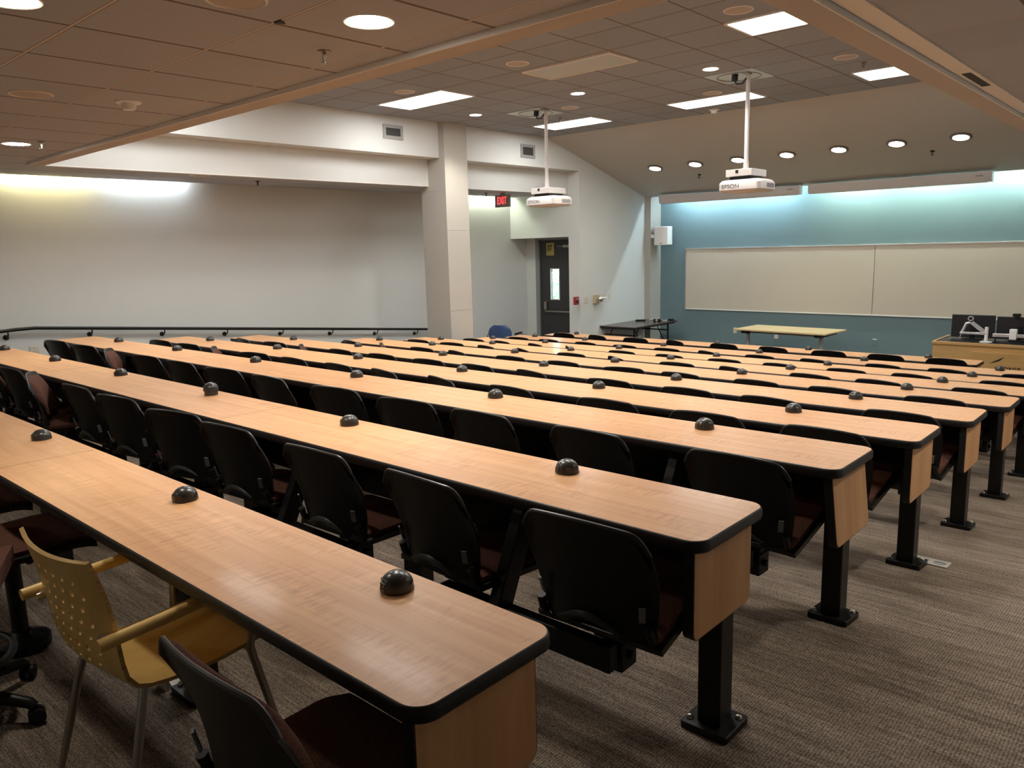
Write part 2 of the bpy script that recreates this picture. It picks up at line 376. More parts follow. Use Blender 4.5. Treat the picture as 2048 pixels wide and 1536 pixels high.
# ------------------------------------------------------------------ exit door with lite
d = struct(MB().box(-10.35, -10.26, YD-.01, YD+.12, -2.27, .25).box(-9.34, -9.25, YD-.01, YD+.12, -2.27, .25).box(-10.26, -9.34, YD-.01, YD+.12, .155, .25).build('door_1', 'frame'))
lx0, lx1, lz0, lz1 = -9.975, -9.775, -1.02, -.43
b = MB(); b.box(-10.26, lx0, YD+.03, YD+.075, -2.265, .155); b.box(lx1, -9.34, YD+.03, YD+.075, -2.265, .155)
b.box(lx0, lx1, YD+.03, YD+.075, -2.265, lz0); b.box(lx0, lx1, YD+.03, YD+.075, lz1, .155)
leaf = b.build('door_leaf', 'door', d)
b = MB()
for a in ((lx0-.02, lx0, lz0-.02, lz1+.02), (lx1, lx1+.02, lz0-.02, lz1+.02), (lx0, lx1, lz0-.02, lz0), (lx0, lx1, lz1, lz1+.02)): b.box(a[0], a[1], YD+.022, YD+.03, a[2], a[3])
b.build('lite_frame', 'white', leaf)
MB().box(lx0, lx1, YD+.05, YD+.054, lz0, lz1).build('pane', 'glass', leaf)
b = MB(); b.box(-10.14, -10.07, YD-.02, YD+.03, -1.24, -1.08); b.box(-10.10, -9.36, YD-.045, YD-.01, -1.285, -1.255); b.box(-9.42, -9.36, YD-.03, YD+.03, -1.31, -1.23)
b.build('panic_bar', 'steel', leaf, bevel=.004)
b = MB(); b.box(-9.62, -9.40, YD-.03, YD+.03, .0, .05); b.tube([(-9.62, YD-.02, .02), (-9.75, YD-.05, .03)], .008); b.build('door_closer', 'steel', leaf)
# number sign on the door
s = thing('door_sign', 'square yellow sign with a black number at the top of the dark exit door', 'sign', (-9.985, YD+.028, -.027))
MB().box(-.10, .10, -.006, 0, -.125, .125).build('sign_plate', 'yellow', s)
text_mesh('sign_lettering', '07', .17, 'txt', s, (-.01, -.0075, .02), (PI/2, 0, 0), sx=.72, bold=.003)

# ------------------------------------------------------------------ outside, seen only through the lite
b = MB(); b.box(-18, -9.3, 12.5, 24, -2.5, -2.35); tag(b.build('lawn', 'grass'), 'strip of green lawn outside the exit door', 'lawn')['kind'] = 'stuff'
b = MB(); rnd = random.Random(3)
for k in range(900):
    x = rnd.uniform(-13.6, -10.6); y = 15.3 + rnd.uniform(-.5, .5); z = rnd.uniform(-2.3, -.62 + .14*math.sin(x*5))
    a = Matrix.Translation((x, y, z)) @ Euler((rnd.uniform(0, 6), rnd.uniform(0, 6), rnd.uniform(0, 6))).to_matrix().to_4x4()
    b.add([(-.05, 0, 0), (0, -.022, 0), (.07, 0, .01), (0, .022, 0)], [[0, 1, 2, 3]], 0, a)
hd = thing('garden_hedge', 'green leafy hedge seen through the narrow glass of the exit door', 'hedge', (0, 0, 0))
b.build('foliage', 'leaf', hd, smooth=0)
MB().box(-13.5, -10.7, 15.15, 15.45, -2.35, -.85).build('inner_growth', 'leaf', hd)

# ------------------------------------------------------------------ long desks
#      row: xright, xleft, yfront, ztop
DW = .444
DESK = {1: (-1.101, -9.75, .906, -.91), 2: (-1.037, -9.75, 1.943, -.861), 3: (-1.02, -9.77, 3.01, -.889), 4: (-1.002, -9.64, 4.06, -.988),
        5: (-.987, -9.80, 5.148, -1.086), 6: (-.987, -8.91, 6.298, -1.194), 7: (-.99, -8.91, 7.407, -1.297), 8: (-.99, -8.66, 8.475, -1.392),
        9: (-.99, -8.79, 9.508, -1.464), 10: (-2.017, -8.74, 10.50, -1.516)}
DOMES = {1: [-1.584, -2.837, -4.447], 2: [-1.8, -3.201, -4.651, -6.052, -7.457, -8.885], 3: [-1.782, -3.183, -4.568, -5.971, -7.429, -8.825],
         4: [-1.765, -3.168, -4.551, -5.958, -7.368, -8.85], 5: [-1.768, -3.177, -4.577, -5.956, -7.412, -8.783], 6: [-1.748, -3.159, -4.568, -5.971, -7.395, -8.474],
         7: [-1.746, -3.157, -4.558, -6.006, -7.383, -8.432], 8: [-1.722, -3.162, -4.535, -5.996, -7.312, -8.388], 9: [-1.66, -3.094, -4.442, -5.917, -7.351, -8.391],
         10: [-2.621, -4.164, -5.57, -6.96, -8.27]}
SEATS = {1: [(-1.35, 0), (-3.62, 4), (-4.42, 0)],
2:[(-1.34, 2), (-2.07, -3), (-2.74, 2), (-3.48, 5), (-4.06, 14), (-4.8, 9), (-5.44, 3), (-6.29, -25), (-6.80, 5), (-7.5, 0), (-8.2, 4), (-8.95, 0)],
3:[(-1.37, -2), (-2.11, -2), (-2.81, 0), (-3.42, 8), (-4.11, 8), (-4.90, 1), (-5.56, 10), (-6.26, 5), (-6.92, 8), (-7.71, -30), (-8.37, 12), (-9.16, 12)],
4:[(-1.4, -3), (-2.06, 2), (-2.74, 2), (-3.55, -4), (-4.25, -16), (-4.93, -11), (-5.55, -3), (-6.25, 0), (-6.95, 12), (-7.72, -32), (-8.35, 10), (-9.02, 8)],
5:[(-1.34, -4), (-2.17, -4), (-2.79, -1), (-3.48, 1), (-4.29, -13), (-4.95, -2), (-5.61, 3), (-6.33, 3), (-7.04, 0), (-7.78, -36), (-8.38, 8), (-9.12, -8)],
6:[(-1.42, -4), (-2.14, -6), (-2.78, -4), (-3.5, -5), (-4.12, 12), (-4.85, 1), (-5.57, 2), (-6.4, -16), (-7.01, 1), (-7.76, -40), (-8.43, -9)],
7:[(-1.35, -6), (-2.14, -9), (-2.75, -7), (-3.52, -20), (-4.18, 2), (-4.95, -29), (-5.6, 2), (-6.36, -26), (-7.0, -14), (-7.66, 8), (-8.35, 6)],
8:[(-1.35, -5), (-2.14, -12), (-2.78, -4), (-3.5, -7), (-4.17, 2), (-4.9, -5), (-5.6, -1), (-6.45, -38), (-7.06, -20), (-7.72, -10), (-8.3, 5)],
9:[(-1.35, -4), (-2.06, -12), (-2.72, -9), (-3.5, -16), (-4.2, -5), (-4.92, -24), (-5.55, -1), (-6.25, -1), (-6.95, -3), (-7.67, -2), (-8.3, 3)],
10:[(-2.3, -3), (-2.99, -3), (-3.7, 2), (-4.46, -7), (-5.2, -3), (-6.0, -24), (-6.71, 3), (-7.45, -14), (-8.15, 1)]}
G_DESK = 'rows of long desks'; G_SEAT = 'swivel seats along the desk rows'; G_DOME = 'dome power outlets on the desks'

def band_profile(outline_fn, z):
    rs = []
    for off, dz in ((-.012, -.0015), (.0, -.0005), (.0045, -.004), (.007, -.012), (.007, -.029), (.0045, -.037), (-.001, -.041), (-.012, -.041)):
        rs.append([(x, y, z+dz) for x, y in outline_fn(off)])
    return rs
for row, (xr, xl, yf, zt) in DESK.items():
    D = thing('long_desk', 'long wood-topped desk with black edging, the %s row of desks to the camera' % ROW[row] if row < 8 else
              'long wood-topped desk with black edging, the %s row from the camera' % ROW[row], 'desk', (xr, yf, fz(yf+.25)), group=G_DESK)
    z = zt - fz(yf+.25); L = xl - xr; x1 = 0
    fn = lambda off: rrect(L-off, x1+off, -off, DW+off, .055+off, 8)
    MB().prism(fn(-.0005), z-.03, z, 'z').build('tabletop', 'top', D, smooth=20)
    MB().rings(band_profile(fn, z), 0, closed=True).build('edge_band', 'edge', D, smooth=50)
    # joints between the laminate sections
    b = MB()
    for sx in (-2.87, -5.75): b.box(sx-.001, sx+.001, .012, DW-.012, z-.001, z+.0003)
    b.build('top_joint', 'edge', D)
    # wood end panel with black edging
    pr = rrect(.012, DW-.055, z-.325, z-.041, (.03, .004, .004, .03))
    T = Matrix.Identity(4)
    if row == 3:
        T = Matrix.Translation((-.02, 0, z-.041)) @ Euler((0, -.11, 0)).to_matrix().to_4x4() @ Matrix.Translation((.02, 0, -(z-.041)))
    p = MB().prism(pr, -.027, -.024, 'x', 0, T).build('end_panel', 'panel', D, smooth=20, label='cherry wood end panel')
    MB().prism(rrect(.008, DW-.05, z-.329, z-.041, (.032, .004, .004, .032)), -.060, -.0265, 'x', 0, T).build('panel_backing', 'edge', D, smooth=30)
    p2 = MB().prism(pr, L+.024, L+.027, 'x').build('end_panel', 'panel', D, smooth=20, label='cherry wood end panel')
    MB().box(L+.06, -.06, .335, .353, z-.33, z-.035).build('modesty_panel', 'black', D, bevel=.002)
    MB().box(L+.06, -.06, .22, .33, z-.075, z-.035).build('under_rail', 'black', D)
    # posts: one near each end, others between
    nleg = 6; xs = [-.088] + [-1.6 - k*1.46 for k in range(int((-L-2.2)//1.46)+1)] + [L+.09]
    if row == 10: xs = [-.3] + xs[1:]
    for lx in xs:
        g = fz(yf+.28) - fz(yf+.25) + .0; g2 = 0
        lb = MB().box(lx-(.042 if lx > -.4 else .055), lx+(.042 if lx > -.4 else .055), .235, .325, -.01, z-.04).build('leg', 'black', D, bevel=.006)
        gp = MB(); th = math.atan2(fz(yf+.35)-fz(yf+.2), .15)
        TT = Matrix.Translation((lx, .28, fz(yf+.28)-fz(yf+.25))) @ Euler((th, 0, 0)).to_matrix().to_4x4()
        gp.prism(rrect(-.085, .085, -.085, .085, .012), -.004, .024, 'z', 0, TT)
        fp = gp.build('foot_plate', 'black', lb, bevel=.003)
        if row == 1 and abs(lx+1.6) < .01:
            MB().prism([(-.085, .0), (-.085, .05), (-.075, .05), (-.06, .008), (.0, .004)], .05, .12, 'x', 0, Matrix.Translation((lx-.22, .27, 0))).build('foot_clip', 'plate', lb)
        for bx in (-.065, .065):
            MB().lathe([(.014, .022), (.014, .028), (.009, .036), (.003, .038)], 10, 0, TT @ Matrix.Translation((bx, .05 if bx > 0 else -.05, 0))).build('bolt', 'steel', lb)
    if row > 1:
        for sx_, _a in SEATS[row]:
            near = min(DOMES[row], key=lambda q: abs(q-sx_))
            if abs(near-sx_) > .95: near = sx_ + .3
            a_, c_ = sorted((near-xr, sx_-xr)); MB().box(a_-.026, c_+.03, -.075, -.028, .275, .365).build('swing_arm', 'black', D, bevel=.004)
        for lx in DOMES[row]:
            x = lx - xr
            T2 = Matrix.Translation((x, .1, z-.07)) @ Euler((math.atan2(-.17, (z-.07)-.32), 0, 0)).to_matrix().to_4x4()
            MB().box(-.026, .026, -.04, .04, -math.hypot(.17, z-.39)-.02, .03, 0, T2).build('seat_bracket', 'black', D, bevel=.005)

# ------------------------------------------------------------------ seats
def back_fn(x_half=.232, z0=.440, ztop=.825, dy=0, inset=0):
    def f(u, v):
        uu = 2*u-1
        w = (x_half-inset)*(.86+.14*min(1, v*1.5)**.8); 
        cr = max(0, abs(uu)-.70)/.30
        zt = ztop-inset - .022*uu*uu - .052*cr**2.6
        zb = z0+inset + (.035*(1-(uu/.55)**2) if abs(uu) < .55 else 0) + .02*cr**2
        z = zb + v*(zt-zb)
        x = uu*w
        y = -.165 - .05*v - .02*v*v + .055*uu*uu*(1-.3*v) + .015*math.sin(v*PI) + dy
        n = Vector((-.45*uu, 1, .15)).normalized()
        return (x, y, z), n
    return f
def make_seat(name, label, floor_base=False):
    t = thing(name, label, 'chair', (0, 0, 0), group=G_SEAT)
    sh = MB().sheet(back_fn(), 32, 14, .012).build('back_shell', 'shell', t, smooth=50)
    tr = [(back_fn()(u/40, 1)[0][0]*1.0, back_fn()(u/40, 1)[0][1]-.006, back_fn()(u/40, 1)[0][2]-.001) for u in range(41)]
    MB().tube(tr, .0065, 8).build('shell_rim', 'rim', sh)  # greyer than the shell, so its colour paints in the edge highlight
    lr = [(-.115+.23*k/12, -.178-.012*math.sin(PI*k/12), .462+.038*math.sin(PI*k/12)) for k in range(13)]
    MB().tube(lr, [.004+.008*math.sin(PI*k/12) for k in range(13)], 8).build('lumbar_rim', 'rim', sh)
    for sx in (-1, 1):
        MB().box(-.010, .010, -.003, .003, -.026, .026, 0, Matrix.Translation((sx*.186, -.168, .545)) @ Euler((.25, 0, sx*.5)).to_matrix().to_4x4()).build('side_clip', 'clip', sh, label='light grey side clip')
    fn = back_fn(dy=.012, inset=(.010 if floor_base else .022), z0=.50)
    MB().sheet(lambda u, v: (tuple(Vector(fn(u, v)[0]) + Vector((0, .022*(1-abs(2*u-1)**4)*min(1, 6*v*(1-v)+.15), 0))), fn(u, v)[1]), 18, 12, .02).build('back_cushion', 'red', t, smooth=60, label='rust red fabric back cushion')
    for sx in (-1, 1):
        MB().tube([(sx*.20, -.155, .50), (sx*.205, -.140, .455), (sx*.19, -.08, .43), (sx*.17, .04, .428)], [.015, .015, .013, .010], 8).build('back_support', 'shell', t)
    def seat_fn(u, v):
        a = 2*u-1; w = .235*(1-.08*(1-v))
        cr = max(0, abs(a)-.8)/.2
        y = -.130 + v*.38 - .016*cr**3*(1 if v > .5 else -.6) * abs(2*v-1)**2
        z = .472 - .014*(1-a*a)*math.sin(v*PI) - .03*max(0, v-.75)**2*16*.6 - .012*cr**2
        return (a*w, y, z), (0, 0, 1)
    MB().sheet(seat_fn, 16, 14, .030).build('seat_cushion', 'red', t, smooth=60, label='rust red fabric seat cushion')
    MB().sheet(lambda u, v: (tuple(Vector(seat_fn(u, v)[0])*1.0 + Vector((.016*(2*u-1), .016*(2*v-1)-.004, -.022))), (0, 0, 1)), 12, 10, .022).build('seat_pan', 'shell', t, smooth=50)
    b = MB(); b.box(-.055, .055, -.07, .12, .365, .438); b.cyl((.05, .03, .39), (.13, .03, .38), .018, n=12); b.cyl((-.05, .05, .39), (-.13, .05, .38), .016, n=12)
    b.build('tilt_mechanism', 'black', t, bevel=.006)
    if floor_base:
        b = MB(); b.cyl((0, 0, .02), (0, 0, .37), .032, n=14); b.lathe([(.11, -.028), (.11, .01), (.05, .03), (.034, .05)], 20); b.build('pedestal', 'black', t)
    else:
        b = MB(); b.cyl((0, 0, .33), (0, 0, .37), .034, n=14); b.box(-.04, .04, -.045, .045, .25, .345); b.cyl((.03, .0, .30), (.055, .0, .30), .014, n=8)
        b.build('pedestal', 'black', t, bevel=.003)
    return t
seat0 = make_seat('swivel_chair', 'x'); seat0_tree = tree_of(seat0); used0 = False
seat1 = make_seat('swivel_chair', 'x', True); seat1_tree = tree_of(seat1); used1 = False
for row, L in SEATS.items():
    xr, xl, yf, zt = DESK[row]
    for k, (x, th) in enumerate(L):
        a = math.radians(th)
        turned = th < -24 and k > 5
        if row == 1:
            lab = ['black shell chair with rust fabric at the corner of the nearest desk', 'brown-seated chair tucked under the nearest desk, left of the yellow chair',
                   'brown-seated chair at the far left edge of the nearest desk'][k]
        else:
            lab = 'black shell chair, %s from the aisle end, at the %s desk row' % (ORD[k+1], ROW[row])
            if turned and row < 7: lab = 'turned chair showing red fabric, %s from the aisle, at the %s desk row' % (ORD[k+1], ROW[row])
        py = yf-.17 + .205*math.cos(a) - (.09 if row == 1 else 0) ; px = x - .205*math.sin(a)
        py = max(py, yf-.02) if row > 1 else py
        dz = zt + {2: .064, 3: .052, 4: .053, 5: .052, 6: .054, 7: .058, 8: .058, 9: .050, 10: .080}.get(row, .06) - .822 if row > 1 else fz(py) + .028
        if row == 1 and k == 0: px -= .03; py -= .02
        loc = (px, py, dz)
        if row == 1:
            if not used1: seat1.location = loc; seat1.rotation_euler = (0, 0, a); seat1['label'] = lab; used1 = True
            else: clone(seat1, seat1_tree, loc, a, lab, G_SEAT)
        else:
            if not used0 and k == 1: seat0.location = loc; seat0.rotation_euler = (0, 0, a); seat0['label'] = lab; used0 = True
            else:
                r0 = clone(seat0, seat0_tree, loc, a, lab, G_SEAT)
                r0['tip'] = 1 if k == 0 else 0
for o in [q for q in C.objects if q.get('tip')]:          # the seats at the aisle end are tipped up
    for c in kids(o):
        if c.name.split('.')[0] in ('seat_cushion', 'seat_pan'):
            th = math.radians(19); py_, pz_ = -.12, .45
            c.rotation_euler = (th, 0, 0); c.location = (0, py_ - (py_*math.cos(th) - pz_*math.sin(th)), pz_ - (py_*math.sin(th) + pz_*math.cos(th)))
for o in C.objects:
    if 'tip' in o.keys(): del o['tip']

# ------------------------------------------------------------------ power domes
def make_dome(raised=False):
    t = thing('power_dome', 'x', 'power outlet', group=G_DOME); h = .028 if raised else 0
    prof = [(.0465, h), (.0475, h+.004), (.046, h+.009), (.0455, h+.016)] + [(.0455*math.cos(a), h+.014+.039*math.sin(a)) for a in [math.radians(x) for x in (12, 25, 38, 50, 62, 74, 84)]] + [(.001, h+.0532)]
    MB().lathe(prof, 36).build('dome_cap', 'dome', t, smooth=50)
    if raised: MB().lathe([(.041, 0), (.041, h+.002)], 28).build('pop_up_sleeve', 'dome', t)
    for k, az in enumerate((-128, -62)):
        R_ = Euler((0, 0, math.radians(az))).to_matrix().to_4x4()
        so = MB().box(.030, .0466, -.0115, .0115, h+.004, h+.0262, 0, R_ @ Euler((0, -.06, 0)).to_matrix().to_4x4()).build('socket_face', 'dome', t)
        b = MB()
        for yy in (-.006, .006): b.box(.044, .0476, yy-.0012, yy+.0012, h+.008, h+.015, 0, R_ @ Euler((0, -.06, 0)).to_matrix().to_4x4())
        b.cyl((.0440, 0, h+.021), (.0474, 0, h+.021), .0025, n=8, T=R_ @ Euler((0, -.06, 0)).to_matrix().to_4x4())
        b.build('socket_slots', 'slot', so)
    return t
dome0 = make_dome(); dome_r = make_dome(True); d0t = tree_of(dome0); used = False
for row, L in DOMES.items():
    xr, xl, yf, zt = DESK[row]
    for k, x in enumerate(L):
        lab = 'black dome power outlet, %s from the aisle end, on the %s desk row' % (ORD[k+1], ROW[row])
        y = yf + DW - (.098 if row > 1 else .095); rz = math.radians([0, 18, -10, 25, 6][(row*3+k) % 5])
        if row == 1 and k == 0: rz = math.radians(-38)
        if row == 2 and k == 2:
            dome_r.location = (x, y, zt); dome_r['label'] = 'popped up dome power outlet standing higher, on the second nearest desk row'; continue
        if not used: dome0.location = (x, y, zt); dome0.rotation_euler = (0, 0, rz); dome0['label'] = lab; used = True
        else: clone(dome0, d0t, (x, y, zt), rz, lab, G_DOME)

# ------------------------------------------------------------------ yellow plywood armchair
t = thing('plywood_armchair', 'yellow bent plywood armchair with perforated back at the nearest desk', 'chair', (-2.345, .86, -1.62), (0, 0, math.radians(3)))
prof = [(-.205, .835), (-.19, .79), (-.175, .73), (-.163, .66), (-.155, .59), (-.148, .53), (-.138, .485), (-.115, .452), (-.08, .438), (-.03, .430), (.05, .424), (.14, .424), (.22, .432), (.275, .438), (.305, .43)]
def ply_half(i): return [.228, .236, .238, .236, .230, .226, .222, .220, .219, .219, .220, .221, .221, .217, .20][i]
def add_ply():
    bm = bmesh.new(); th = .012; n = len(prof); cols = 28
    hole_rows = []
    A = []; B = []
    for i, (y, z) in enumerate(prof):
        a = prof[max(0, i-1)]; c = prof[min(n-1, i+1)]
        tx, tz = c[0]-a[0], c[1]-a[1]; l = math.hypot(tx, tz); ny, nz = tz/l, -tx/l     # towards the back / underside
        ra = []; rb = []
        for j in range(cols+1):
            u = 2*j/cols-1; x = u*ply_half(i); dish = (-.03*(1-u*u)) if i < 6 else (-.03*(1-u*u))*max(0, (9-i)/4)
            if i == 0: zz = z + .012*u*u - .002
            else: zz = z
            ra.append(bm.verts.new((x, y+dish, zz))); rb.append(bm.verts.new((x, y+dish+ny*th, zz+nz*th)))
        A.append(ra); B.append(rb)
    for i in range(n-1):
        for j in range(cols):
            bm.faces.new((A[i][j], A[i][j+1], A[i+1][j+1], A[i+1][j])); bm.faces.new((B[i][j+1], B[i][j], B[i+1][j], B[i+1][j+1]))
    e = [(A[0][j], A[0][j+1], B[0][j+1], B[0][j]) for j in range(cols)] + [(A[-1][j+1], A[-1][j], B[-1][j], B[-1][j+1]) for j in range(cols)]
    e += [(A[i+1][0], A[i][0], B[i][0], B[i+1][0]) for i in range(n-1)] + [(A[i][-1], A[i+1][-1], B[i+1][-1], B[i][-1]) for i in range(n-1)]
    for q in e:
        f = bm.faces.new(q); f.material_index = 1
    bmesh.ops.recalc_face_normals(bm, faces=bm.faces)
    me = bpy.data.meshes.new('seat_shell'); bm.to_mesh(me); bm.free()
    me.materials.append(M['ply']); me.materials.append(M['plyedge'])
    return me
me = add_ply(); shell = bpy.data.objects.new('seat_shell', me); C.objects.link(shell)
# punch the holes of the back with one boolean, then keep the plain mesh
cm = MB()
for r_ in range(7):
    zz = .765 - r_*.0425
    for c_ in range(6):
        xx = -.137 + c_*.054 + (.013 if r_ % 2 else -.013)
        cm.cyl((xx, -.30, zz), (xx, -.08, zz), .0112, n=12)
me2 = bpy.data.meshes.new('cut'); me2.from_pydata(cm.v, [], cm.f)
bm = bmesh.new(); bm.from_mesh(me2); bmesh.ops.recalc_face_normals(bm, faces=bm.faces); bm.to_mesh(me2); bm.free(); me2.materials.append(M['plyedge'])
cut = bpy.data.objects.new('cut', me2); C.objects.link(cut)
md = shell.modifiers.new('holes', 'BOOLEAN'); md.operation = 'DIFFERENCE'; md.object = cut; md.solver = 'EXACT'
bpy.context.view_layer.update()
me3 = bpy.data.meshes.new_from_object(shell.evaluated_get(bpy.context.evaluated_depsgraph_get()))
shell.modifiers.clear(); shell.data = me3; bpy.data.objects.remove(cut)
me3.polygons.foreach_set('use_smooth', [True]*len(me3.polygons)); me3.set_sharp_from_angle(angle=math.radians(35))
shell.parent = t
for sx in (-1, 1):
    MB().tube([(sx*.262, -.225, .625), (sx*.262, .10, .640), (sx*.262, .18, .632), (sx*.258, .22, .60), (sx*.25, .235, .54)] if sx < 0 else [(sx*.262, -.225, .625), (sx*.262, .10, .640), (sx*.262, .18, .632), (sx*.258, .22, .60), (sx*.25, .235, .54)], .0175, 16).build('armrest', 'ply', t, label='round wooden armrest')
    b = MB(); b.tube([(sx*.262, -.175, .628), (sx*.24, -.18, .622), (sx*.222, -.185, .622)], .006, 8); b.cyl((sx*.215, -.20, .622), (sx*.215, -.165, .622), .011, n=10); b.build('arm_clip', 'chrome', t)
    MB().tube([(sx*.19, -.09, .425), (sx*.205, -.12, .32), (sx*.235, -.20, .004)], [.0135, .0135, .010], 14).build('leg', 'steel', t)
    MB().tube([(sx*.25, .235, .54), (sx*.235, .22, .42), (sx*.245, .27, .2), (sx*.26, .315, .004)], [.0125, .0135, .0125, .010], 14).build('leg', 'steel', t)
b = MB(); b.tube([(-.19, -.09, .415), (.19, -.09, .415)], .010, 10); b.tube([(-.235, .22, .415), (.235, .22, .415)], .010, 10)
for sx in (-.15, .15): b.tube([(sx, -.09, .415), (sx, .22, .415)], .009, 8)
b.build('under_frame', 'steel', t)

# ------------------------------------------------------------------ drafting stool with foot ring at the left edge
t = thing('drafting_stool', 'black drafting stool with a foot ring and casters at the left edge', 'chair', (-3.20, .50, -1.62), (0, 0, math.radians(-24)))
b = MB()
b.lathe([(.05, .07), (.05, .12), (.03, .14)], 16); b.build('hub', 'black', t)
for k in range(5):
    a = 2*PI*k/5 + math.radians(66); dx, dy = math.cos(a), math.sin(a)
    lg = MB().tube([(.03*dx, .03*dy, .105), (.17*dx, .17*dy, .10), (.29*dx, .29*dy, .075), (.305*dx, .305*dy, .06)], [.026, .024, .020, .018], 10).build('leg', 'black', t)
    w = MB(); R_ = Matrix.Translation((.31*dx, .31*dy, .028)) @ Euler((0, 0, a+.6)).to_matrix().to_4x4()
    for s_ in (-1, 1): w.cyl((0, s_*.006, 0), (0, s_*.024, 0), .028, n=18, T=R_)
    w.cyl((0, 0, .0), (0, 0, .03), .008, n=8, T=R_)
    w.build('caster', 'black', lg)
MB().cyl((0, 0, .12), (0, 0, .50), .025, n=14).build('gas_column', 'black', t)
b = MB(); b.tube([(.215*math.cos(2*PI*k/32), .215*math.sin(2*PI*k/32), .235) for k in range(32)], .014, 10, closed=True)
b.build('foot_ring', 'rim', t)
b = MB()
for k in range(4): a = k*PI/2+.4; b.tube([(.02*math.cos(a), .02*math.sin(a), .24), (.21*math.cos(a), .21*math.sin(a), .235)], .007, 8)
b.lathe([(.035, .22), (.035, .27)], 14); b.build('ring_spokes', 'steel', t)
MB().sheet(lambda u, v: ((.24*(2*u-1)*(1-.1*abs(2*v-1)), -.22+.44*v, .56-.02*math.sin(PI*v)), (0, 0, 1)), 10, 10, .06).build('seat_cushion', 'red', t, smooth=60, label='rust red fabric seat cushion')
for sx in (-1, 1):
    ar = MB().tube([(sx*.2, 0, .50), (sx*.30, 0, .52), (sx*.32, 0, .64)], [.016, .016, .014], 10).build('arm_post', 'black', t)
    MB().prism(rrect(sx*.32-.045, sx*.32+.045, -.13, .13, .04), .64, .675, 'z').build('arm_pad', 'rim', ar, bevel=.008)
MB().sheet(lambda u, v: ((.22*(2*u-1), -.25-.04*v+.04*(2*u-1)**2, .64+.36*v), (0, 1, 0)), 10, 8, .03).build('back_shell', 'shell', t, smooth=60)

# ------------------------------------------------------------------ floor box
t = thing('floor_outlet', 'metal floor outlet plate with two round covers set in the aisle carpet', 'floor outlet', (-.998, 4.47, fz(4.47)+.001), (math.atan2(fz(4.6)-fz(4.3), .3), 0, 0))
MB().prism(rrect(-.088, .088, -.058, .058, .004), 0, .005, 'z').build('cover_plate', 'plate', t)
for x in (-.042, .042):
    c_ = MB().lathe([(.034, .004), (.034, .007), (.030, .0075)], 24, 0, Matrix.Translation((x, 0, 0))).build('round_cover', 'grey', t)
    MB().box(x-.026, x+.026, -.003, .003, .007, .0085).build('cover_slot', 'chrome', c_)

# ------------------------------------------------------------------ handrail on the outer wall
t = thing('handrail', 'long dark handrail on brackets along the white left wall', 'handrail', (0, 0, 0))
def rz_(y): return -.79 - (max(0, y-3.05))*.0958
pts = [(-10.5, 1.0, -.80), (-10.5, 2.65, -.80), (-10.5, 2.85, -.79), (-10.5, 3.05, -.79)] + [(-10.5, y, rz_(y)) for y in (4, 5, 6, 7, 8, 9, 9.62)]
MB().tube(pts, .021, 12).build('rail', 'black', t)
for y in (1.85, 2.76, 3.685, 4.6, 5.5, 6.4, 7.3, 8.206, 9.1):
    z = rz_(y) if y > 3.05 else -.80
    MB().tube([(-10.5, y, z-.018), (-10.5, y, z-.05), (-10.53, y, z-.075), (-10.59, y, z-.08)], .009, 8).lathe([(.032, 0), (.032, .008), (.02, .02)], 14, 0, Matrix.Translation((-10.6, y, z-.08)) @ Euler((0, PI/2, 0)).to_matrix().to_4x4()).build('rail_bracket', 'black', t)

# ------------------------------------------------------------------ wall plates and devices
def plate(name, label, cat, loc, face, w=.075, h=.118, mat='offwhite', kind='outlet', group=None):
    """face 'x' looks to +x, 'y' looks to -y"""
    rot = (0, 0, PI/2) if face == 'x' else (0, 0, 0)
    t = thing(name, label, cat, loc, rot, group)
    MB().prism(rrect(-w/2, w/2, -h/2, h/2, .006), -.007, 0, 'y').build('cover_plate', mat, t, bevel=.0015)
    if kind == 'outlet':
        for s_ in (-.022, .022):
            so = MB().prism(rrect(-.016, .016, s_-.014, s_+.014, .008), -.009, -.006, 'y').build('socket', mat, t)
            b = MB()
            for xx in (-.006, .006): b.box(xx-.001, xx+.001, -.0095, -.0088, s_-.002, s_+.008)
            b.build('socket_slots', 'slot', so)
    elif kind == 'switch':
        n = max(1, round(w/.06))
        for k in range(n):
            x = (k-(n-1)/2)*.046
            MB().box(x-.005, x+.005, -.018, -.006, -.012, .012).build('toggle', mat, t)
    return t
plate('wall_outlet', 'cream wall outlet low on the left wall under the handrail', 'wall outlet', (XC, 3.04, -1.06), 'x', .10, .085)
plate('wall_outlet', 'cream outlet on the teal wall, left of the pale table', 'wall outlet', (-7.01, YW, -1.72), 'y')
plate('wall_outlet', 'white outlet on the teal wall behind the pale table', 'wall outlet', (-6.16, YW, -1.78), 'y', mat='white')
plate('blank_plate', 'teal painted blank plate with white top, on the teal wall right of the pale table', 'wall plate', (-4.36, YW, -1.80), 'y', mat='teal', kind='blank')
MB().box(-.036, .036, -.012, 0, -.008, .008).build('top_strip', 'white', [o for o in C.objects if o.name.startswith('blank_plate')][0], (0, 0, .055))
plate('light_switch', 'cream double light switch between the fire alarm and the wall camera', 'light switch', (XA, 11.93, -1.0), 'x', .12, kind='switch')
plate('light_switch', 'cream single switch just right of the wall camera box', 'light switch', (XA, 12.50, -.985), 'x', .06, kind='switch')
plate('light_switch', 'cream single switch farthest right on the side wall', 'light switch', (XA, 12.72, -.985), 'x', .06, kind='switch')
t = thing('fire_alarm_pull', 'small red fire alarm pull station beside the exit door opening', 'fire alarm', (XA, 11.60, -.99), (0, 0, PI/2))
MB().prism(rrect(-.06, .06, -.075, .075, .008), -.045, 0, 'y').build('alarm_body', 'red_paint', t, bevel=.004)
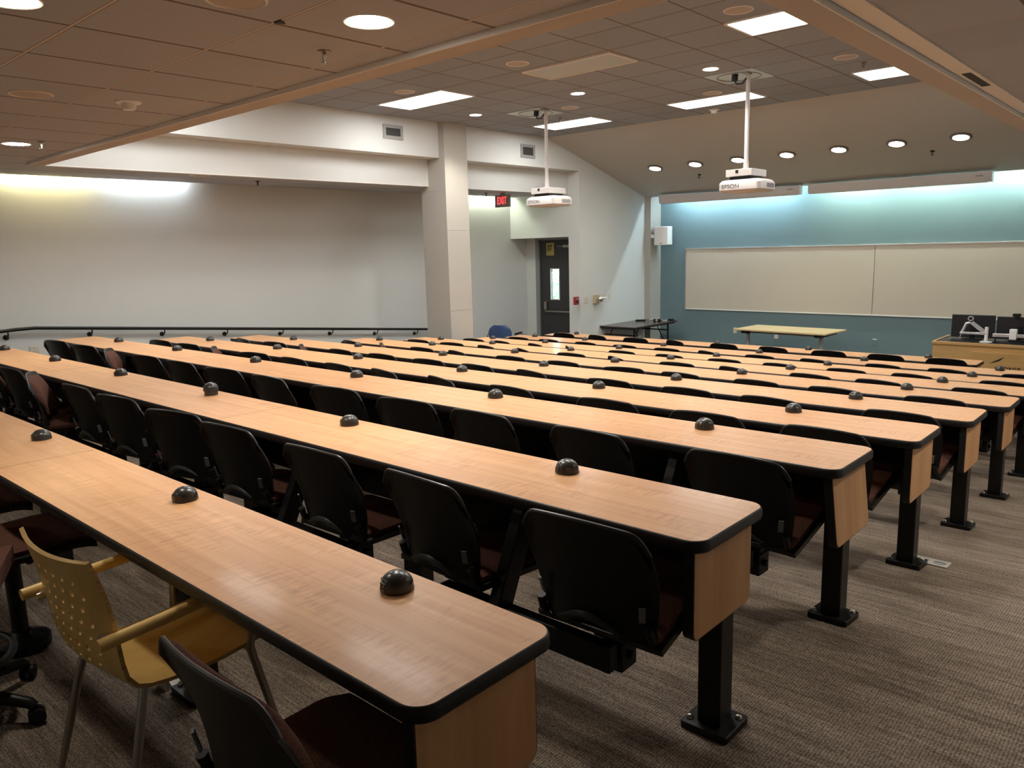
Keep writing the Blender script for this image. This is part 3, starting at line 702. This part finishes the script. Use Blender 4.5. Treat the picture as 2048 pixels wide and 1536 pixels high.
MB().box(-.04, .04, -.052, -.044, -.03, .0).build('pull_handle', 'txt', t, label='dark pull handle'); MB().box(-.035, .035, -.047, -.044, .03, .05).build('alarm_label', 'grey', t)
t = thing('wall_camera', 'beige wall box with a round chrome camera, above the dark folding table', 'camera', (XA, 12.24, -1.0), (0, 0, PI/2))
MB().prism(rrect(-.08, .08, -.08, .08, .006), -.05, 0, 'y').build('mounting_box', 'beige', t, bevel=.004)
MB().lathe([(.03, 0), (.055, .02), (.06, .05), (.05, .08), (.02, .10)], 20, 0, Matrix.Translation((.03, -.05, .0)) @ Euler((PI/2, 0, 0)).to_matrix().to_4x4()).build('camera_head', 'chrome', t)
MB().tube([(.04, -.14, .02), (.10, -.20, .03)], .012, 8).build('camera_stalk', 'chrome', t)
# supply vents in the upper soffit
for k, (y0, y1, z0, z1, lab) in enumerate(((7.214, 7.578, 1.58, 1.775, 'grey supply vent high on the soffit, left of the column'), (10.14, 10.51, 1.515, 1.735, 'grey supply vent high on the soffit, right of the column'))):
    t = thing('air_vent', lab, 'vent', (XA, (y0+y1)/2, (z0+z1)/2), (0, 0, PI/2), 'supply vents in the soffit'); w, h = (y1-y0)/2, (z1-z0)/2
    b = MB()
    for a in ((-w, -w+.05, -h, h), (w-.05, w, -h, h), (-w+.05, w-.05, -h, -h+.045), (-w+.05, w-.05, h-.045, h)): b.box(a[0], a[1], -.014, 0, a[2], a[3])
    b.build('vent_frame', 'grey', t)
    MB().box(-w+.05, w-.05, -.004, -.001, -h+.045, h-.045).build('vent_backing', 'dgrey', t)
    b = MB()
    for q in range(7): b.box(-w+.055+q*(2*w-.11)/6-.002, -w+.055+q*(2*w-.11)/6+.002, -.010, -.004, -h+.046, h-.046)
    b.build('louvre', 'dgrey2', t)

# ------------------------------------------------------------------ exit sign
t = thing('exit_sign', 'red lit exit sign hanging below the alcove ceiling', 'exit sign', (-9.73, 10.6, .86))
MB().prism(rrect(-.172, .172, -.108, .108, .008), -.02, .03, 'y').build('sign_housing', 'frame', t, bevel=.003)
text_mesh('sign_lettering', 'EXIT', .185, 'exit_red', t, (0, -.0215, 0), (PI/2, 0, 0), sx=.62, bold=.001)
MB().box(-.05, .05, -.01, .02, .105, .14).build('ceiling_bracket', 'frame', t)

# ------------------------------------------------------------------ blue chair in the alcove
t = thing('blue_armchair', 'blue armchair standing in the alcove by the exit door', 'chair', (-10.02, 10.86, fz(10.86)), (0, 0, math.radians(20)))
MB().sheet(lambda u, v: (((2*u-1)*.235*math.sqrt(max(.02, 1-max(0, v-.55)**2*3.8)), -.20-.05*v+.04*(2*u-1)**2, .50+.35*v), (0, 1, 0)), 14, 12, .025).build('backrest', 'blue', t, smooth=60)
MB().sheet(lambda u, v: (((2*u-1)*.235, -.2+.44*v, .46), (0, 0, 1)), 8, 8, .05).build('seat', 'blue', t, bevel=.01)
for sx in (-1, 1):
    MB().tube([(sx*.27, -.22, .0), (sx*.27, -.20, .64), (sx*.27, -.15, .66), (sx*.27, .22, .66), (sx*.27, .24, .64), (sx*.27, .26, 0)], .011, 8).build('leg', 'steel', t)
    MB().box(sx*.27-.02, sx*.27+.02, -.10, .2, .665, .685).build('armrest', 'black', t)
MB().tube([(-.27, -.2, .42), (.27, -.2, .42)], .009, 8).tube([(-.27, .2, .42), (.27, .2, .42)], .009, 8).build('under_frame', 'steel', t)

# ------------------------------------------------------------------ front: folding table, pale table, lectern
FZ = -2.27
t = thing('folding_table', 'long dark folding table standing along the side wall, front corner', 'table', (-8.567, 13.18, FZ), (0, 0, 0))
MB().prism(rrect(-.50, .50, -.80, .80, .015), .715, .74, 'z').build('tabletop', 'walnut', t, bevel=.003)
for s_, yy in ((1, .62), (-1, -.62)):
    b = MB()
    for sx in (-.38, .38): b.tube([(sx, yy, .70), (sx, yy, 0)], .016, 10)
    b.tube([(-.38, yy, .25), (.38, yy, .25)], .013, 8); b.tube([(-.38, yy, .56), (.38, yy, .56)], .013, 8)
    lg = b.build('leg_frame', 'black', t)
    b = MB()
    for sx in (-.3, .3): b.tube([(sx, yy-s_*.30, .69), (sx, yy, .32)], .010, 8)
    b.build('folding_brace', 'black', lg)
MB().box(-.46, .46, -.76, .76, .69, .716).build('apron', 'black', t)
# things left on the dark table
t = thing('small_camera', 'small black and silver camera unit lying on the dark folding table', 'camera', (-8.33, 13.62, -1.53), (0, 0, .4))
MB().box(-.07, .07, -.05, .05, 0, .055).build('camera_body', 'black', t, bevel=.008); MB().cyl((0, -.05, .03), (0, -.085, .03), .022, n=16).build('camera_lens', 'silver', t)
MB().box(-.05, .05, -.03, .03, .055, .065).build('top_plate', 'silver', t)
tag(MB().tube([(.0, 0, .008), (.08, .05, .03), (.16, .02, .012), (.22, .08, .03), (.30, .05, .008), (.36, .1, .01)], .007, 8).build('grey_cable', 'silver', loc=(-8.6, 13.75, -1.53)), 'loose pale cable lying on the dark folding table', 'cable')
tag(MB().box(-.10, .10, -.022, .022, 0, .03).build('remote_control', 'black', loc=(-8.68, 13.55, -1.53), rot=(0, 0, .5), bevel=.006), 'slim black remote lying on the dark table near the wall', 'remote')
tag(MB().box(-.06, .06, -.03, .03, 0, .028).build('battery_pack', 'black', loc=(-8.2, 13.95, -1.53), rot=(0, 0, -.3), bevel=.006), 'small black box at the far end of the dark folding table', 'box')

t = thing('flip_top_table', 'pale wood table on two grey column legs before the teal wall', 'table', (-5.52, 13.44, FZ), (0, 0, math.radians(-4)))
MB().prism(rrect(-.84, .84, -.42, .42, .012), .712, .74, 'z').build('tabletop', 'birch', t, bevel=.003)
for sx in (-1, 1):
    lg = MB().cyl((sx*.68, -.2, .07), (sx*.68, -.2, .70), .032, n=16).build('leg', 'grey', t)
    MB().box(sx*.68-.03, sx*.68+.03, -.40, .36, .02, .07).build('foot', 'grey', lg, bevel=.01)
    MB().prism([(-.40, .70), (.34, .70), (.28, .665), (-.34, .655)], sx*.68-.05, sx*.68+.05, 'x').build('top_bracket', 'black', lg)
MB().box(-.66, .66, -.22, -.18, .655, .70).build('cross_beam', 'grey', t)

t = thing('lectern', 'maple lectern desk with black top and raised lettering panel, front right', 'lectern', (-2.735, 11.49, FZ))
MB().box(.0, 1.7, 0, .83, .0, .862).build('cabinet', 'maple', t, bevel=.004)
b = MB(); b.box(-.012, 1.712, -.012, .02, .862, .90); b.box(-.012, .02, .02, .842, .862, .90); b.box(1.69, 1.712, .02, .842, .862, .90); b.box(.02, 1.69, .81, .842, .862, .90)
b.build('top_rim', 'maple', t, bevel=.003)
MB().box(.02, 1.69, .02, .81, .86, .892).build('top_surface', 'screen', t)
MB().box(.47, 1.62, -.03, 0, .12, .79).build('front_panel', 'maple', t, bevel=.003)
text_mesh('lectern_lettering', 'GEORGE', .064, 'txt', t, (.886, -.032, .59), (PI/2, 0, 0), sx=1.05, bold=.0012, space=1.14)
MB().prism([(.685, .655), (.735, .668), (.79, .69), (.84, .745), (.775, .705), (.72, .675)], -.033, -.0295, 'y').build('emblem', 'txt', t, label='dark curved emblem stroke')

ZT = FZ+.892
def monitor(x, y, lab, w=.52, h=.31):
    t = thing('monitor', lab, 'monitor', (x, y, ZT), group='monitors on the lectern')
    MB().box(-w/2, w/2, -.02, .015, .02, .02+h).build('screen_back', 'screen', t, bevel=.006)
    MB().box(-w/2+.01, w/2-.01, .015, .018, .03, .01+h).build('display', 'slot', t)
    MB().box(-.03, .03, -.035, -.02, .0, .2).build('neck', 'black', t); MB().box(-.11, .11, -.09, .09, 0, .012).build('stand_foot', 'black', t, bevel=.003)
    return t
monitor(-2.38, 12.02, 'black monitor at the left on the lectern top'); monitor(-1.84, 12.02, 'black monitor at the right on the lectern top', h=.30)
t = thing('document_camera', 'silver document camera with a folding arm on the lectern', 'document camera', (-2.16, 11.72, ZT))
MB().lathe([(.075, 0), (.075, .008), (.03, .016)], 24).build('base', 'white', t, label='white round base')
MB().cyl((0, 0, .01), (0, 0, .20), .021, n=18).build('column', 'white', t, label='white column')
MB().box(-.31, .0, -.022, .022, .095, .125, 0, Matrix.Translation((0, 0, .0))).build('lower_arm', 'silver', t, bevel=.006)
b = MB(); b.tube([(.0, 0, .10), (-.19, 0, .245)], .016, 10); b.tube([(.0, 0, .13), (-.17, 0, .262)], .012, 8); b.build('upper_arm', 'silver', t)
b = MB(); b.tube([(-.19, 0, .25), (-.24, 0, .24), (-.27, 0, .16), (-.29, 0, .11)], .018, 10); b.tube([(-.29, 0, .11), (-.31, 0, .04)], .006, 8); b.build('elbow', 'silver', t)
MB().tube([(-.195+.03*math.cos(2*PI*k/20), 0, .305+.026*math.sin(2*PI*k/20)) for k in range(20)], .006, 8, closed=True).build('arm_ring', 'silver', t)
t = thing('equipment_arm', 'horizontal silver bar with white clamp box, right on the lectern', 'bar', (-1.95, 11.74, ZT))
MB().box(-.14, .27, -.025, .025, .075, .12).build('bar', 'silver', t, bevel=.006)
MB().box(.05, .13, -.04, .03, .05, .185).build('clamp_box', 'white', t, bevel=.006, label='white clamp box')
MB().tube([(-.11, 0, .08), (-.11, 0, 0)], .009, 8).lathe([(.04, 0), (.04, .006)], 16, 0, Matrix.Translation((-.11, 0, 0))).build('stand_post', 'black', t)
t = thing('webcam', 'small black webcam perched on top of the right monitor', 'webcam', (-1.88, 12.0, ZT+.32))
MB().box(-.045, .045, -.03, .03, .006, .045).build('camera_body', 'black', t, bevel=.006); MB().box(-.02, .02, -.035, .03, -.02, .01).build('clip', 'black', t)

# ------------------------------------------------------------------ whiteboard, projection screens, speaker
t = thing('whiteboard', 'wide two-panel whiteboard on the teal front wall', 'whiteboard', (-8.12, YW-.002, -.71))
for k, x0 in enumerate((0, 3.69)):
    MB().box(x0+.005, x0+3.685, -.02, 0, -.60, .60).build('board_panel', 'board', t)
MB().box(0, 7.38, -.035, 0, .60, .628).build('top_track', 'alum', t, bevel=.002)
MB().box(0, 7.38, -.028, 0, -.62, -.60).build('bottom_track', 'white', t, bevel=.002)
MB().box(-.012, 0, -.028, 0, -.62, .628).build('side_trim', 'alum', t)
for x0, x1, lab in ((-8.43, -5.58, 'white projection screen housing at the left above the teal wall'), (-5.43, -2.64, 'white projection screen housing at the right above the teal wall')):
    t = thing('projection_screen', lab, 'projection screen', (x0, 13.88, .82), group='roll-up projection screens'); L = x1-x0
    MB().prism([(-.055, .15), (.075, .15), (.075, .0), (-.025, .0), (-.055, .04)], .02, L-.02, 'x').build('screen_housing', 'projector', t)
    for a, c_ in ((0, .02), (L-.02, L)): MB().prism([(-.06, .155), (.08, .155), (.08, -.005), (-.028, -.005), (-.06, .04)], a, c_, 'x').build('end_cap', 'projector', t)
    MB().box(L-.22, L-.12, -.058, -.054, .085, .10).build('nameplate', 'greytxt', t)
    MB().box(.06, L-.06, -.018, .012, -.012, .002).build('bottom_bar', 'projector', t)
t = thing('wall_speaker', 'white loudspeaker on the white corner pilaster', 'loudspeaker', (-8.50, 14.10, -.005), (0, 0, math.radians(14)))
b = MB(); b.prism([(-.17, .10), (-.17, -.06), (-.13, -.115), (0, -.14), (.13, -.115), (.17, -.06), (.17, .10), (.10, .14), (-.10, .14)], 0, .375, 'z'); b.build('speaker_cabinet', 'white', t, bevel=.012)
MB().box(-.02, .02, -.142, -.138, .03, .045).build('badge', 'greytxt', t)
MB().box(-.25, -.10, -.03, .03, .15, .22).build('wall_bracket', 'white', t)

# ------------------------------------------------------------------ ceiling fixtures
def can(loc, r, lens, lab, name='downlight', group=None, rot=(0,0,0), rim='white', light=None):
    t = thing(name, lab, 'downlight', loc, rot, group)
    MB().rings([[( q*math.cos(2*PI*k/32), q*math.sin(2*PI*k/32), z) for k in range(32)] for q, z in ((r, -.001), (r+.012, -.004), (r+.016, -.001), (r+.016, .01), (r, .01))], 0, closed=True).build('trim_ring', rim, t)
    MB().lathe([(r, -.002), (r*.5, -.005), (.002, -.006)] , 28, caps=False).build('lens', lens, t, label='glowing lens')
    if light:
        L_ = bpy.data.lights.new('can_lamp', 'SPOT'); L_.energy = light; L_.color = (1, .93, .82); L_.spot_size = math.radians(118); L_.spot_blend = .7; L_.shadow_soft_size = r*.8
        lo = bpy.data.objects.new('can_lamp', L_); C.objects.link(lo); lo.parent = t; lo.location = (0, 0, -.012 - r*.0)
    return t
GR = 'recessed downlights in the rear ceiling'
for (x, y, lab) in ((-2.87, 2.29, 'large round warm downlight nearest the drop in the rear ceiling'), (-7.77, 2.30, 'large round warm downlight at the far left edge of the rear ceiling'),
                    (-3.57, 1.10, 'large round warm downlight cut by the top left corner'), ):
    can((x, y, ZL), .098, 'can', lab, group=GR, light=(26 if x > -3 else 15))
# lamps added out of view, to light the aisle and the rear
for (x, y) in ((-4.6, -1.2), (-7.6, -.9), (.25, 4.5), (.5, 6.6), (.5, 8.6), (.4, 11.8)):
    can((x, y, ZL), .098, 'can', 'added round warm downlight outside the view, lighting the rear and aisle', group='added downlights outside the view', light=(40 if y < 6 else 22) if x > -1 else 6)
for k, (x, y, lab) in enumerate(((-8.05, 8.25, 'small round downlight in the raised ceiling above the column'), (-6.14, 8.135, 'small round downlight in the middle of the raised ceiling'), (-4.34, 8.175, 'small round downlight left of the right projector pole'))):
    can((x, y, ZH), .080, 'can_small', lab, light=60, group='small downlights in the raised ceiling')
for x in (-8.05, -6.14, -4.34, -2.5): can((x, 5.1, ZH), .062, 'can_small', 'added small round downlight, unseen above the drop, lighting the desks', light=32, group='added small downlights hidden above the drop')  # unseen cans added to put more light on the desk rows
sl = math.atan2(-.29, 1)
for k, x in enumerate((-7.76, -6.95, -6.15, -5.31, -4.49, -3.66, -2.82)):
    y = 12.59; z = ZH - (ZH-.968)/(14.04-YF)*(y-YF)
    t = can((x, y, z-.004), .098, 'can_small', light=7, lab= 'round lit downlight in the sloped ceiling, %s from the left of seven' % ORD[k+1], group='downlights in the sloped ceiling', rot=(sl, 0, 0), rim='bronze')
    MB().rings([[( q*math.cos(2*PI*j/28), q*math.sin(2*PI*j/28), zz) for j in range(28)] for q, zz in ((.140, .004), (.142, -.010), (.128, -.022), (.108, -.020), (.106, 0))], 0, closed=True).build('collar', 'bronze', t)
def troffer(x0, x1, y0, y1, lab, lit=True):
    t = thing('ceiling_light', lab, 'ceiling light', ((x0+x1)/2, (y0+y1)/2, ZH), group='long ceiling troffers'); w, h = (x1-x0)/2, (y1-y0)/2
    b = MB()
    for a in ((-w, w, -h, -h+.025), (-w, w, h-.025, h), (-w, -w+.025, -h+.025, h-.025), (w-.025, w, -h+.025, h-.025)): b.box(a[0], a[1], a[2], a[3], -.012, 0)
    b.build('light_frame', 'white' if lit else 'grille_rim', t)
    MB().box(-w+.025, w-.025, -h+.025, h-.025, -.006, -.003).build('lens_panel', 'lens' if lit else 'lens_off', t, label='lit lens' if lit else 'unlit lens')
troffer(-8.29, -7.06, 6.66, 7.24, 'bright ceiling troffer above the left vent')
for tx, w_ in ((-7.68, 'left'), (-5.24, 'middle'), (-2.79, 'right')): troffer(tx-.61, tx+.61, 3.62, 4.20, '%s added ceiling troffer over the third desk, unseen behind the ceiling drop' % w_)  # extra row of troffers, out of sight, added to brighten the desks below
troffer(-8.20, -7.05, 9.66, 10.24, 'bright ceiling troffer behind the left projector pole')
troffer(-3.40, -2.18, 6.62, 7.18, 'bright ceiling troffer nearest, top right')
troffer(-5.80, -4.60, 9.66, 10.22, 'bright long ceiling troffer behind the right projector pole')
troffer(-3.33, -2.12, 9.60, 10.22, 'bright ceiling troffer at the far right')
troffer(-5.82, -4.66, 6.70, 7.22, 'unlit ceiling troffer in the middle of the raised ceiling', False)
for x, y, lab in ((-4.29, 8.76, 'pale square plate with round disc where the right projector pole starts'), (-7.38, 8.78, 'pale square plate where the left projector pole starts')):
    t = thing('ceiling_plate', lab, 'ceiling plate', (x, y, ZH), group='projector ceiling plates')
    MB().box(-.295, .295, -.295, .295, -.008, 0).build('plate_panel', 'diffuser', t)
    MB().rings([[(q*math.cos(2*PI*k/40), q*math.sin(2*PI*k/40), z) for k in range(40)] for q, z in ((.245, -.008), (.25, -.014), (.235, -.014))], 0, closed=True).build('disc_rim', 'grey', t)
for x, y, z, lab in ((-5.587, 6.373, ZH, 'round speaker grille beside the unlit troffer'), (-7.438, 6.42, ZH, 'round speaker grille beside the left bright troffer'), (-6.805, 8.836, ZH, 'round speaker grille right of the left projector pole'),
                     (-3.13, 6.35, ZH, 'round speaker grille by the top right troffer'), (-3.095, 8.765, ZH, 'round speaker grille in front of the far right troffer'), (-4.98, 9.44, ZH, 'round speaker grille beside the long troffer behind the right pole'),
                     (-5.436, 1.723, ZL, 'round speaker grille at the left in the rear ceiling'), (-2.98, 1.72, ZL, 'round speaker grille cut by the top edge of the rear ceiling'), (-9.46, 4.78, ZL, 'round speaker grille in the low aisle ceiling at the left')):
    t = thing('ceiling_speaker', lab, 'ceiling speaker', (x, y, z), group='round ceiling speakers')
    MB().rings([[(q*math.cos(2*PI*k/32), q*math.sin(2*PI*k/32), zz) for k in range(32)] for q, zz in ((.108, 0), (.115, -.008), (.122, -.004), (.122, 0))], 0, closed=True).build('speaker_rim', 'grille_rim', t)
    MB().lathe([(.109, -.003), (.002, -.006)], 28, caps=False).build('speaker_grille', 'grille', t)
def sprinkler(loc, lab, rot=(0,0,0), mat='steel'):
    t = thing('sprinkler_head', lab, 'sprinkler', loc, rot, 'ceiling sprinklers')
    MB().lathe([(.034, 0), (.034, -.004), (.018, -.012), (.012, -.016)], 20).build('escutcheon', mat, t)
    b = MB(); b.tube([(-.012, 0, -.012), (-.016, 0, -.03), (-.006, 0, -.056)], .0028, 6); b.tube([(.012, 0, -.012), (.016, 0, -.03), (.006, 0, -.056)], .0028, 6); b.cyl((0, 0, -.012), (0, 0, -.056), .004, n=8)
    b.lathe([(.02, -.058), (.02, -.061)], 14); b.build('sprinkler_frame', mat, t)
sprinkler((-3.42, 2.436, ZL), 'sprinkler head in the rear ceiling near the large lit downlight')
sprinkler((-7.50, 2.412, ZL), 'sprinkler head beside the far left downlight')
sprinkler((-9.806, 5.761, ZL), 'sprinkler head in the low ceiling over the left aisle', mat='black')
sprinkler((-9.86, 10.31, ZL), 'small sprinkler head left of the exit sign', mat='black')
sprinkler((-3.05, 9.178, ZH), 'sprinkler head hanging over the far right troffer')
sprinkler((-7.438, 9.412, ZH), 'sprinkler head right of the left projector pole')
for x, y, lab in ((-7.14, 13.095, 'small dark sprinkler in the sloped ceiling left of the right projector'), (-3.278, 13.016, 'small dark sprinkler at the right in the sloped ceiling')):
    sprinkler((x, y, ZH-(ZH-.968)/(14.04-YF)*(y-YF)), lab, (sl, 0, 0), 'black')
for loc, lab in (((-5.323, 2.25, ZL), 'white smoke detector in the rear ceiling near the drop'), ((-5.563, 10.60, ZH), 'small white smoke detector at the front edge of the raised ceiling')):
    t = thing('smoke_detector', lab, 'smoke detector', loc, group='smoke detectors')
    MB().lathe([(.078, 0), (.078, -.006), (.07, -.012)], 28).build('detector_base', 'white', t)
    MB().lathe([(.045, -.010), (.046, -.034), (.036, -.05), (.01, -.052)], 24).build('detector_head', 'white', t)
t = thing('slot_diffuser', 'long slot air diffuser in the low ceiling at the right', 'air diffuser', (-1.255, 4.2, ZL))
MB().box(-.05, .05, -1.6, 3.6, -.008, 0).build('diffuser_frame', 'grille_rim', t)
MB().box(-.025, .025, 1.42, 1.98, -.011, -.007).build('open_slot', 'slot', t, label='black open slot')
tag(MB().add([(0, 0, 0), (.055, .0, 0), (.02, .045, 0), (0, 0, .006), (.055, .0, .006), (.02, .045, .006)], [[0, 2, 1], [3, 4, 5], [0, 1, 4, 3], [1, 2, 5, 4], [2, 0, 3, 5]]).build('tile_chip', 'slot', loc=(-3.15, 1.99, ZL-.006)), 'small black chipped hole at a tile corner in the rear ceiling', 'hole')
# fluorescent tubes in the wall slots
def tube_light(p0, p1, mat, lab, r=.016):
    t = thing('tube_light', lab, 'tube light', p0, group='fluorescent tubes in the ceiling slots'); d_ = Vector(p1)-Vector(p0)
    MB().cyl((0, 0, 0), tuple(d_), r, n=10).build('lamp_tube', mat, t)
    u_ = d_.normalized()
    for a in (Vector((0, 0, 0)), d_): MB().cyl(tuple(a-u_*.012), tuple(a+u_*.012), r+.003, n=10).build('lamp_cap', 'white', t)
tube_light((-10.525, 2.85, 1.06), (-10.525, 3.90, 1.06), 'tube_warm', 'warm tube in the slot at the left edge of the left wall')
tube_light((-10.525, 4.0, 1.06), (-10.525, 5.12, 1.06), 'tube_cool', 'cool white tube in the slot of the left wall')
tube_light((-10.525, 10.2, 1.06), (-10.525, 11.6, 1.06), 'tube_green', 'greenish tube in the alcove slot behind the exit sign')
for a, c_, mm, lab in ((-8.3, -7.1, 'tube_blue', 'bluish tube above the left end of the teal wall'), (-7.0, -5.8, 'tube_blue', 'bluish tube above the teal wall by the gap of the screens'),
                       (-5.4, -4.2, 'tube_teal', 'white tube above the middle of the teal wall'), (-4.1, -2.9, 'tube_teal', 'white tube above the teal wall behind the right screen'), (-2.8, -1.6, 'tube_teal', 'white tube above the right end of the teal wall')):
    tube_light((a, 14.13, 1.06), (c_, 14.13, 1.06), mm, lab)

# ------------------------------------------------------------------ projectors on poles
def projector(px, py, lab_p, lab_m, first=True):
    zc = ZH; off = .0
    t = thing('ceiling_projector', lab_p, 'projector', (px, py, 0))
    po = MB().cyl((0, 0, .90), (0, 0, ZH-.01), .024, n=18).cyl((0, 0, .83), (0, 0, .92), .030, n=18).lathe([(.046, .828), (.046, .842)], 20).build('pole', 'projector', t, label='white ceiling pole')
    MB().box(-.03, .03, -.09, .03, ZH-.03, ZH-.008).build('ceiling_bracket', 'grey', po)
    bx = MB().box(-.185, .13, -.13, .26, .75, .828).build('mount_box', 'projector', t, bevel=.004)
    MB().box(-.065, -.03, -.1325, -.129, .785, .82).build('mount_opening', 'slot', bx)
    MB().box(-.15, .10, -.10, .22, .70, .752).build('adapter', 'black', t)
    pr = rrect(-.265, .245, -.165, .275, .05)
    pi = rrect(-.245, .225, -.14, .25, .05); pb = rrect(-.235, .215, -.12, .24, .05)
    body = MB().rings([[(x, y, .715) for x, y in rrect(-.215, .195, -.11, .22, .05)], [(x, y, .705) for x, y in pi], [(x, y, .675) for x, y in pr], [(x, y, .60) for x, y in pr], [(x, y, .585) for x, y in pi], [(x, y, .575) for x, y in pb]]).build('projector_body', 'projector', t, smooth=40)
    text_mesh('brand_lettering', 'EPSON', .062, 'greytxt', body, (-.11, -.166, .640), (PI/2, 0, 0), sx=1.15, bold=.0008)
    b = MB()
    for k in range(11): b.box(.2445, .247, .02+k*.018, .02+k*.018+.012, .615, .665)
    b.build('air_grille', 'greytxt', body)
    MB().lathe([(.06, .573), (.05, .568)], 20, 0, Matrix.Translation((-.02, .16, 0))).build('lens_window', 'diffuser', body)
    tag(MB().tube([(-.14, -.02, -.01), (-.16, -.03, -.06), (-.12, -.04, -.12), (-.05, -.03, -.12), (-.01, -.03, -.07)], .010, 8).cyl((-.15, -.02, 0), (-.15, -.03, -.08), .036, n=12).build('cable_plug', 'screen', loc=(px, py, ZH)), lab_m, 'cable')
projector(-4.115, 8.63, 'white projector on a pole, right and nearer one', 'black plug and cable loop at the top of the right projector pole')
projector(-7.085, 8.65, 'white projector on a pole, left one before the exit sign', 'black plug and cable loop at the top of the left projector pole')

# ------------------------------------------------------------------ world, camera, colour
w = bpy.data.worlds.new('sky'); bpy.context.scene.world = w; w.use_nodes = True
bg = w.node_tree.nodes['Background']; bg.inputs[0].default_value = (.85, .93, 1, 1); bg.inputs[1].default_value = 4.0
cam = bpy.data.cameras.new('camera'); co = bpy.data.objects.new('camera', cam); C.objects.link(co)
F = 1545.5670
cam.sensor_fit = 'HORIZONTAL'; cam.sensor_width = 36; cam.lens = F/2048*36; cam.clip_start = .02
r_ = Vector((.7433740, .6683693, -.0260306)); u_ = Vector((-.0961049, .1452410, .9847177)); f_ = Vector((-.6619357, .7295119, -.1722020))
co.matrix_world = Matrix(((r_.x, u_.x, -f_.x, 0), (r_.y, u_.y, -f_.y, 0), (r_.z, u_.z, -f_.z, 0), (0, 0, 0, 1)))
bpy.context.scene.camera = co
for o in list(C.objects):
    if o.parent is None: o.location.z += ZO
vs = bpy.context.scene.view_settings; vs.view_transform = 'Standard'; vs.look = 'None'; vs.gamma = 1; vs.use_curve_mapping = False; vs.exposure = 1.75
cy = bpy.context.scene.cycles
cy.use_denoising = True; cy.max_bounces = 8; cy.diffuse_bounces = 5; cy.glossy_bounces = 4; cy.transmission_bounces = 4; cy.sample_clamp_indirect = 6
